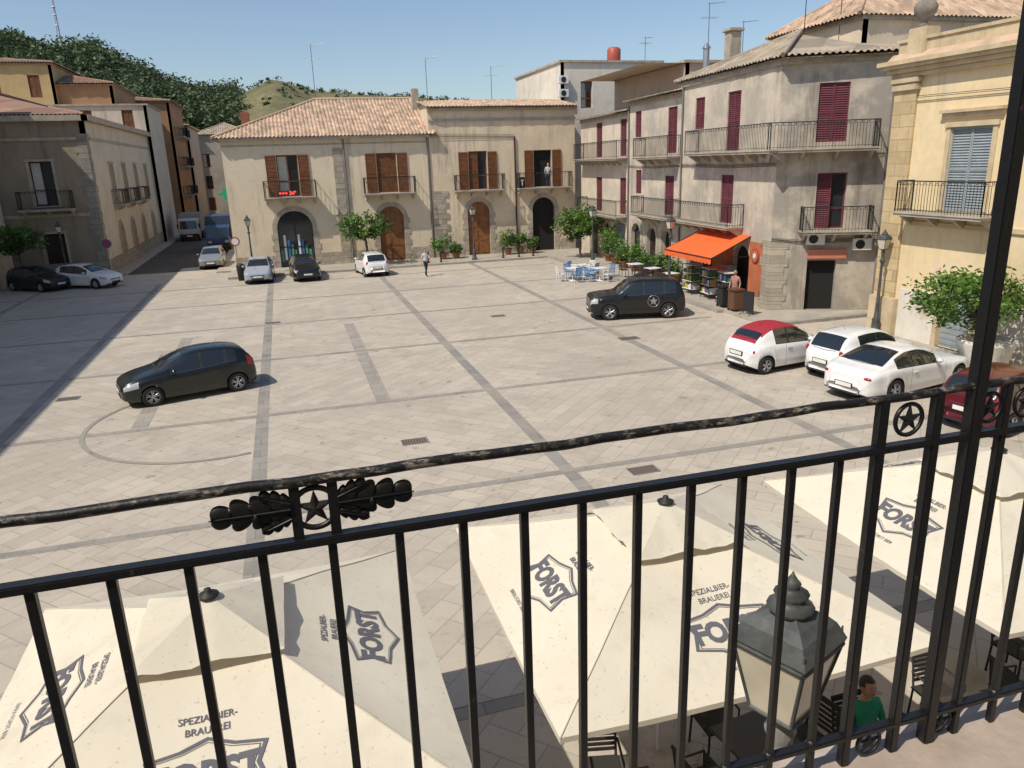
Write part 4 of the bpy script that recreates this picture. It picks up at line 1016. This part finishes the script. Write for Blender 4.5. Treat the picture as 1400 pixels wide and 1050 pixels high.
PB=paint('black_car_paint',(.006,.007,.007),.3,.4);PW=paint('white_car_paint',(.76,.76,.75));PS=paint('silver_blue_car_paint',(.30,.35,.42));PG=paint('grey_car_paint',(.2,.21,.22));PR=paint('dark_red_car_paint',(.09,.005,.008),.3,.5);PGn=paint('dark_green_black_paint',(.005,.008,.0065),.28,.45)
REDF=flat('red_fabric_roof',(.33,.018,.035),.8)
car('parked_car',-3.48,25.15,math.atan2(-.287,-.958),PGn,HATCH).done()
g=car('parked_car',14.66,30.4,math.atan2(.252,-.968),PB,SUV)
st=g.p('door_star')
cxs,czs=2.75,.8
for ysd in(-.925,.925):
    v=[(cxs+(.2 if i%2==0 else .08)*math.cos(math.pi/2+i*math.pi/5),ysd,czs+(.2 if i%2==0 else .08)*math.sin(math.pi/2+i*math.pi/5)) for i in range(10)]+[(cxs,ysd,czs)]
    st.add(v,[(i,(i+1)%10,10) for i in range(10)],RIM)
    st.tube([(cxs+.25*math.cos(i*math.pi/14),ysd,czs+.25*math.sin(i*math.pi/14)) for i in range(28)],.012,4,RIM,True)
g.done()
car('parked_car',15.35,20.95,math.radians(9),PW,F500,REDF).done()
car('parked_car',17.2,19.2,math.radians(9),PW,P108).done()
car('parked_car',16.95,17.35,math.radians(11),PW,COUPE).done()
car('parked_car',17.5,14.1,math.radians(11),PR,HATCH).done()
car('parked_car',-1.85,51.0,math.radians(-92),PS,HATCH).done()
car('parked_car',.95,50.6,math.radians(-86),PB,HATCH).done()
car('parked_car',5.2,50.4,math.radians(97),PW,P108).done()
car('parked_car',-5.4,60.5,math.radians(-90),PG,HATCH).done()
car('parked_car',-15.2,53.8,math.radians(-38),PB,HATCH).done()
car('parked_car',-12.3,53.6,math.radians(-30),PW,HATCH).done()
def truck(x,y,ang,cab,bed,H=2.9):
    g=Grp('parked_truck');g.M=place(x,y,0,ang)
    b=g.p('cab');b.extr([(0,.5),(0,1.2),(.25,2.1),(.5,2.3),(1.7,2.3),(1.7,.5)],-.95,.95,cab)
    b.add([(-.012,-.85,1.25),(-.012,.85,1.25),(.235,.8,2.05),(.235,-.8,2.05)],[(0,1,2,3)],CGLASS)
    for s in(-.956,.956):b.add([(.35,s,1.25),(1.4,s,1.25),(1.4,s,2.0),(.5,s,2.0)],[(0,1,2,3)],CGLASS);b.bbox(.1,.25,s*1.05-.1,s*1.05+.1,1.3,1.75,.02,BLACKP)
    b.bbox(-.08,.2,-.95,.95,.4,.75,.04,BLACKP);b.box(-.03,-.01,.55,.85,.8,.98,HEADL);b.box(-.03,-.01,-.85,-.55,.8,.98,HEADL);b.box(-.095,-.082,-.26,.26,.5,.62,PLATE)
    d=g.p('box_body');d.bbox(1.8,5.6,-1.05,1.05,.85,H,.04,bed);d.box(1.7,5.6,-.5,.5,.55,.85,BLACKP)
    w=g.p('wheels')
    for xx in(.85,4.5):
        for s in(-1,1):wheel(w,xx,s*.85,.38,s)
    g.done()
truck(-5.7,71.5,math.radians(90),flat('blue_truck_paint',(.03,.06,.15),.3,0,.4),flat('blue_tarpaulin',(.035,.06,.12),.6),3.0)
truck(-9.4,84.5,math.radians(90),flat('white_truck_paint',(.5,.5,.48),.3,0,.4),flat('grey_box_body',(.3,.29,.27),.6),2.7)
# ------------------------------------------------------------------ kiosk and awning
AWN=rough('orange_awning_fabric',(.78,.14,.035),.12,2,rgh=.8,bump=0)
g=Grp('orange_awning');a=g.p('fabric');n=14
for i in range(n):
    y0=30.2+4.4*i/n;y1=30.2+4.4*(i+1)/n
    p=[(20.3+(y0-30)*.06,y0,3.25),(20.3+(y1-30)*.06,y1,3.25),(18.3,y1,2.35),(18.3,y0,2.35)]
    a.add(p,[(0,1,2,3)],AWN)
    a.add([(18.3,y0,2.35),(18.3,y1,2.35),(18.29,y1,2.1),(18.29,y0,2.1),(18.29,(y0+y1)/2,2.04)],[(0,1,2,4,3)],AWN)
a=g.p('frame')
for y in(30.2,34.6):
    a.cyl((20.3,y,3.2),(18.3,y,2.33),.025,None,6,IRON);a.cyl((20.3,y,2.3),(18.3,y,2.33),.02,None,6,IRON)
a.cyl((18.3,30.2,2.33),(18.3,34.6,2.33),.03,None,8,IRON);g.done()
def shelf(x,y,a,cols,name):
    g=Grp(name);g.M=place(x,y,.13,a);s=g.p('frame')
    for sx in(-.45,.45):
        for sy in(-.25,.25):s.cyl((sx,sy,0),(sx,sy,1.5),.02,None,6,IRON)
    for z in(.25,.65,1.05,1.45):s.bbox(-.47,.47,-.27,.27,z,z+.03,.008,WHITE)
    t=g.p('goods')
    for z in(.28,.68,1.08):
        for i in range(6):
            c=cols[RND.randrange(len(cols))];t.bbox(-.42+i*.145,-.3+i*.145,-.2,.2,z,z+RND.uniform(.15,.3),.015,c)
    g.done()
CLS=[flat('goods_red',(.4,.05,.04)),flat('goods_yellow',(.5,.38,.08)),flat('goods_blue',(.05,.13,.3)),flat('goods_green',(.07,.2,.07)),WHITE]
shelf(19.4,30.6,1.5,CLS,'display_rack');shelf(19.5,32.2,1.5,CLS,'display_rack');shelf(19.4,33.8,1.6,CLS,'display_rack')
g=Grp('drinks_fridge');g.M=place(19.95,31.4,.13,-math.pi/2+.05);b=g.p('cabinet');b.bbox(-.33,.33,-.3,.28,0,1.7,.02,flat('fridge_grey',(.25,.25,.25)));b.bbox(-.28,.28,-.32,-.295,.3,1.4,.01,GLASS);b.box(-.28,.28,-.325,-.31,1.45,1.62,CLS[0]);g.done()
def bin_(x,y,c):
    m=MB();m.M=place(x,y,.13);m.bbox(-.25,.25,-.28,.28,.08,.9,.04,c);m.bbox(-.28,.28,-.3,.32,.9,1.0,.03,c)
    for s in(-.2,.2):m.cyl((s,.28,.08),(s+.05,.28,.08),.08,None,10,RUBBER)
    m.obj('wheelie_bin')
bin_(18.9,29.9,BLACKP);bin_(18.85,28.9,flat('bin_brown',(.13,.06,.035)))
g=Grp('chalk_sign');g.M=place(18.9,28.0,.13,1.9);g.p('panel').bbox(-.28,.28,-.02,.02,.1,1.0,.01,BLACKP);g.p('panel').box(-.22,.22,-.026,-.02,.2,.9,flat('poster_paper',(.5,.45,.35)))
for s in(-.25,.25):g.p('legs').cyl((s,0,.1),(s,.3,0),.015,None,5,DARKW);g.p('legs').cyl((s,0,.1),(s,-.02,0),.015,None,5,DARKW)
g.done()
g=Grp('ice_cream_sign');g.M=MR;m=g.p('panel');m.cyl((1.15,.04,2.4),(1.15,.08,2.4),.33,None,24,CLS[0]);m.cyl((1.15,.08,2.4),(1.15,.09,2.4),.26,None,24,ORP);m.cyl((1.15,.09,2.4),(1.15,.1,2.4),.12,None,16,WHITE);g.done()
TX=textmesh('+++ 24°',.34,.008);m=MB();m.M=frame((.45,55.08,5.225),(1,0),(0,-1))
LED=emis('led_red',(1,.05,.03),2.0)
m.box(-.68,.68,-.02,.02,-.19,.19,BLACKP);m.add([(a[0],.025,a[1]) for a in TX[0]],TX[1],LED);m.obj('led_sign')
g=Grp('pharmacy_cross');g.M=place(-3.2,57,5.3)
cr=g.p('cross');GC=emis('green_cross',(.02,.28,.15),.1)
cr.extr([(-.9,-.12),(-.62,-.12),(-.62,-.4),(-.38,-.4),(-.38,-.12),(-.1,-.12),(-.1,.12),(-.38,.12),(-.38,.4),(-.62,.4),(-.62,.12),(-.9,.12)],-.08,.08,GC);g.p('bracket').cyl((-.4,0,.0),(-.3,0,0),.03,None,6,IRON);g.done()
g=Grp('tobacco_sign');g.M=place(17.4,55.6,5.3);t=g.p('panel');t.bbox(-.22,.22,-.05,.05,-.4,.4,.01,BLACKP);t.box(-.13,.13,-.056,-.05,.15,.22,WHITE);t.box(-.035,.035,-.056,-.05,-.2,.15,WHITE);t.cyl((0,.05,0),(0,.4,0),.02,None,6,IRON);g.done()
def road_sign(x,y,z,kind):
    g=Grp('traffic_sign');g.M=place(x,y,z);g.p('post').cyl((0,0,0),(0,0,2.5),.03,None,8,RIM)
    g.p('disc').cyl((0,-.03,2.25),(0,-.045,2.25),.3,None,20,CLS[0] if kind else CLS[2]);g.p('disc').cyl((0,-.045,2.25),(0,-.05,2.25),.22,None,20,WHITE if kind else CLS[0]);g.done()
road_sign(-3.2,52.9,.13,1);road_sign(-11.6,57,.13,0)
for x in(9.5,10.4,15.0,16.2,17.3):
    m=MB();m.M=place(x,53.0,.13);m.lathe((0,0,0),[(.1,0),(.1,.06),(.06,.1),(.055,.6),(.08,.64),(.05,.7),(.07,.76),(.03,.82)],10,IRON);m.obj('bollard')
GRT=rough('grate_frame_iron',(.2,.17,.14));GRS=flat('grate_slot',(.06,.05,.045),.8)
for x,y,w in((2.6,18.1,.34),(7.2,14.35,.34),(12.5,26.4,.4),(-7.2,26.0,.33),(-1.0,36,.33),(9,33,.33)):
    m=MB();m.M=place(x,y,.0);m.box(-w,w,-w*.6,w*.6,.0,.014,GRT)
    for i in range(9):m.box(-w*.9+i*w*.2,-w*.9+i*w*.2+w*.09,-w*.5,w*.5,.014,.018,GRS)
    m.obj('drain_grate')
g=Grp('litter_bin');g.M=place(-3.0,51.6,0);g.p('body').lathe((0,0,0),[(.22,0),(.26,.9),(.28,.95),(.2,1.05),(.05,1.1)],14,BLACKP);g.done()
# ------------------------------------------------------------------ people
SKIN=flat('skin',(.45,.26,.18),.55);HAIR=flat('dark_hair',(.03,.02,.015),.6);EYE=flat('eye_white',(.6,.6,.6),.3);LIPS=flat('lips',(.35,.12,.1))
def cloth(n,c):return rough(n,c,.15,8,bump=.1)
def person(name,x,y,z,ang,pose,shirt,pants,shoe=BLACKP,scale=1):
    J={'pel':((0,0,.95),.125),'spi':((0,0,1.1),.115),'che':((0,.01,1.32),.135),'nk':((0,0,1.47),.06),'hd':((0,.015,1.56),.052)}
    E=[('pel','spi','s'),('spi','che','s'),('che','nk','s'),('nk','hd','k')]
    for s,n in((-1,'l'),(1,'r')):
        if pose=='sit':
            hip=(s*.1,.02,.92);kn=(s*.12,.45,.93);an=(s*.12,.47,.5);to=(s*.13,.6,.45)
            el=(s*.24,.05,1.15);wr=(s*.17,.27,1.2);pa=(s*.14,.34,1.21)
        elif pose=='walk':
            hip=(s*.09,0,.9);kn=(s*.09,.12*s+.05,.5);an=(s*.09,.22*s-.05,.1);to=(s*.1,.22*s+.1,.05)
            el=(s*.23,-.1*s,1.16);wr=(s*.24,-.15*s+.08,.93);pa=(s*.24,-.16*s+.12,.86)
        else:
            hip=(s*.09,0,.9);kn=(s*.1,.02,.5);an=(s*.1,-.02,.09);to=(s*.11,.13,.045)
            el=(s*.24,-.02,1.15);wr=(s*.24,.08,.93);pa=(s*.235,.11,.85)
        J['sh'+n]=((s*.17,0,1.41),.058);J['el'+n]=(el,.042);J['wr'+n]=(wr,.027);J['pa'+n]=(pa,.032)
        J['hp'+n]=(hip,.09);J['kn'+n]=(kn,.058);J['an'+n]=(an,.042);J['to'+n]=(to,.036)
        E+=[('che','sh'+n,'s'),('sh'+n,'el'+n,'s'),('el'+n,'wr'+n,'k'),('wr'+n,'pa'+n,'k'),('pel','hp'+n,'p'),('hp'+n,'kn'+n,'p'),('kn'+n,'an'+n,'p'),('an'+n,'to'+n,'b')]
        d=(Vector(pa)-Vector(wr)).normalized();sd=Vector((0,1,0)) if abs(d.y)<.7 else Vector((1,0,0))
        sd=(sd-d*sd.dot(d)).normalized()
        for k in range(4):
            o=Vector(pa)+sd*(k-1.5)*.019+d*.01;a=o+d*(.045-.006*abs(k-1.3))+Vector((-s*.004,0,0));bb=a+d*.032+Vector((-s*.012,0,-.006))
            J['f%d%s'%(k,n)]=(tuple(a),.0095);J['g%d%s'%(k,n)]=(tuple(bb),.008)
            E+=[('pa'+n,'f%d%s'%(k,n),'k'),('f%d%s'%(k,n),'g%d%s'%(k,n),'k')]
        t1=Vector(wr)+(Vector(pa)-Vector(wr))*.5+sd*.035;t2=t1+sd*.015+d*.035
        J['t1'+n]=(tuple(t1),.011);J['t2'+n]=(tuple(t2),.009);E+=[('wr'+n,'t1'+n,'k'),('t1'+n,'t2'+n,'k')]
    names=list(J);me=bpy.data.meshes.new('b');me.from_pydata([J[k][0] for k in names],[(names.index(a),names.index(b)) for a,b,_ in E],[])
    o=bpy.data.objects.new('b',me);COL.objects.link(o)
    bm=bmesh.new();bm.from_mesh(me);lay=bm.verts.layers.skin.verify();bm.verts.ensure_lookup_table()
    for i,k in enumerate(names):bm.verts[i][lay].radius=(J[k][1],J[k][1]);bm.verts[i][lay].use_root=(k=='pel')
    bm.verts[names.index('che')][lay].radius=(.16,.115)
    bm.to_mesh(me);bm.free()
    o.modifiers.new('s','SKIN');sb=o.modifiers.new('u','SUBSURF');sb.levels=1;sb.render_levels=1
    dg=bpy.context.evaluated_depsgraph_get();m2=bpy.data.meshes.new_from_object(o.evaluated_get(dg))
    vs=[v.co.copy() for v in m2.vertices];fs=[list(p.vertices) for p in m2.polygons]
    bpy.data.objects.remove(o)
    mats={'s':shirt,'p':pants,'k':SKIN,'b':shoe}
    def near(c):
        best=None;bd=9
        for a,b,t in E:
            A_=Vector(J[a][0]);B_=Vector(J[b][0]);ab=B_-A_;u=max(0,min(1,(c-A_).dot(ab)/max(ab.dot(ab),1e-9)))
            dd=(c-A_-ab*u).length-.5*(J[a][1]*(1-u)+J[b][1]*u)
            if dd<bd:bd=dd;best=t
        return best
    mb=MB();dz=-.46 if pose=='sit' else 0
    mb.M=place(x,y,z+dz*scale,ang,scale)
    mm=[mats[near(sum((vs[i] for i in f),Vector())/len(f))] for f in fs]
    mb.add([tuple(v) for v in vs],fs,mm,True)
    def ell(c,r,mat,n=14,k=10,cut=None):
        v=[];f=[]
        for i in range(k+1):
            ph=math.pi*i/k
            for j in range(n):
                t=2*math.pi*j/n;v.append((c[0]+r[0]*math.sin(ph)*math.cos(t),c[1]+r[1]*math.sin(ph)*math.sin(t),c[2]+r[2]*math.cos(ph)))
        for i in range(k):
            for j in range(n):
                q=(i*n+j,i*n+(j+1)%n,(i+1)*n+(j+1)%n,(i+1)*n+j)
                cc=sum((Vector(v[a]) for a in q),Vector())/4
                if cut and not cut(cc):continue
                f.append(q)
        mb.add(v,f,mat,True)
    ell((0,.025,1.645),(.074,.092,.115),SKIN);ell((0,.045,1.585),(.05,.06,.05),SKIN)
    ell((0,.012,1.668),(.083,.098,.108),HAIR,cut=lambda c:c.y<.055-(1.70-c.z)*.55 or c.z>1.735)
    ell((0,.12,1.635),(.012,.018,.022),SKIN,8,6)
    for s in(-1,1):
        ell((s*.028,.103,1.66),(.013,.009,.008),EYE,8,6);ell((s*.028,.111,1.66),(.006,.004,.006),HAIR,6,4)
        ell((s*.075,.02,1.64),(.01,.02,.03),SKIN,8,6);ell((s*.028,.106,1.682),(.018,.006,.004),HAIR,6,4)
    ell((0,.108,1.595),(.024,.008,.007),LIPS,8,5)
    mb.obj(name)
person('seated_person',5.55,5.6,0,math.radians(180),'sit',cloth('green_shirt',(.03,.28,.17)),cloth('dark_jeans',(.04,.05,.08)))
person('walking_person',8.3,47.4,0,math.radians(200),'walk',cloth('white_shirt',(.6,.6,.62)),cloth('black_trousers',(.03,.03,.035)))
person('standing_person',19.4,55.4,4.91,math.radians(180),'stand',cloth('pale_shirt',(.55,.55,.58)),cloth('blue_jeans',(.05,.08,.15)))
person('standing_person',19.1,29.4,.13,math.radians(120),'stand',cloth('pink_shirt',(.4,.2,.18)),cloth('beige_trousers',(.3,.25,.18)))
# ------------------------------------------------------------------ light, sky, camera
EL=math.radians(53);AZ=math.radians(24)
S=Vector((-math.cos(AZ)*math.cos(EL),-math.sin(AZ)*math.cos(EL),math.sin(EL)))
W=bpy.data.worlds.new('World');scene.world=W;W.use_nodes=True;nt=W.node_tree
bg=nt.nodes['Background'];sky=nt.nodes.new('ShaderNodeTexSky');sky.sky_type='NISHITA';sky.sun_disc=False
sky.sun_elevation=EL;sky.sun_rotation=math.atan2(S.x,S.y)%(2*math.pi);sky.air_density=1.0;sky.dust_density=1.3;sky.ozone_density=1.6;sky.altitude=300
nt.links.new(sky.outputs[0],bg.inputs[0]);bg.inputs[1].default_value=.125
sl=bpy.data.lights.new('sun','SUN');sl.energy=4.2;sl.angle=math.radians(.5);sl.color=(1,.93,.81)
so=bpy.data.objects.new('sun',sl);COL.objects.link(so);so.rotation_euler=S.to_track_quat('Z','Y').to_euler();so.location=(-30,-10,40)
cd=bpy.data.cameras.new('camera');co=bpy.data.objects.new('camera',cd);COL.objects.link(co)
Zc=Vector((-113,3479,1027.4)).normalized();Yc=Vector((-320,293,-1027.4));Yc=(Yc-Zc*Yc.dot(Zc)).normalized();Xc=Yc.cross(Zc)
co.matrix_world=Matrix.Translation((0,0,6.8))@Matrix((Xc,Yc,Zc)).to_4x4()
cd.sensor_width=36;cd.lens=26.42;cd.clip_start=.05;cd.clip_end=4000
scene.camera=co
scene.view_settings.view_transform='Standard';scene.view_settings.look='None';scene.view_settings.exposure=0
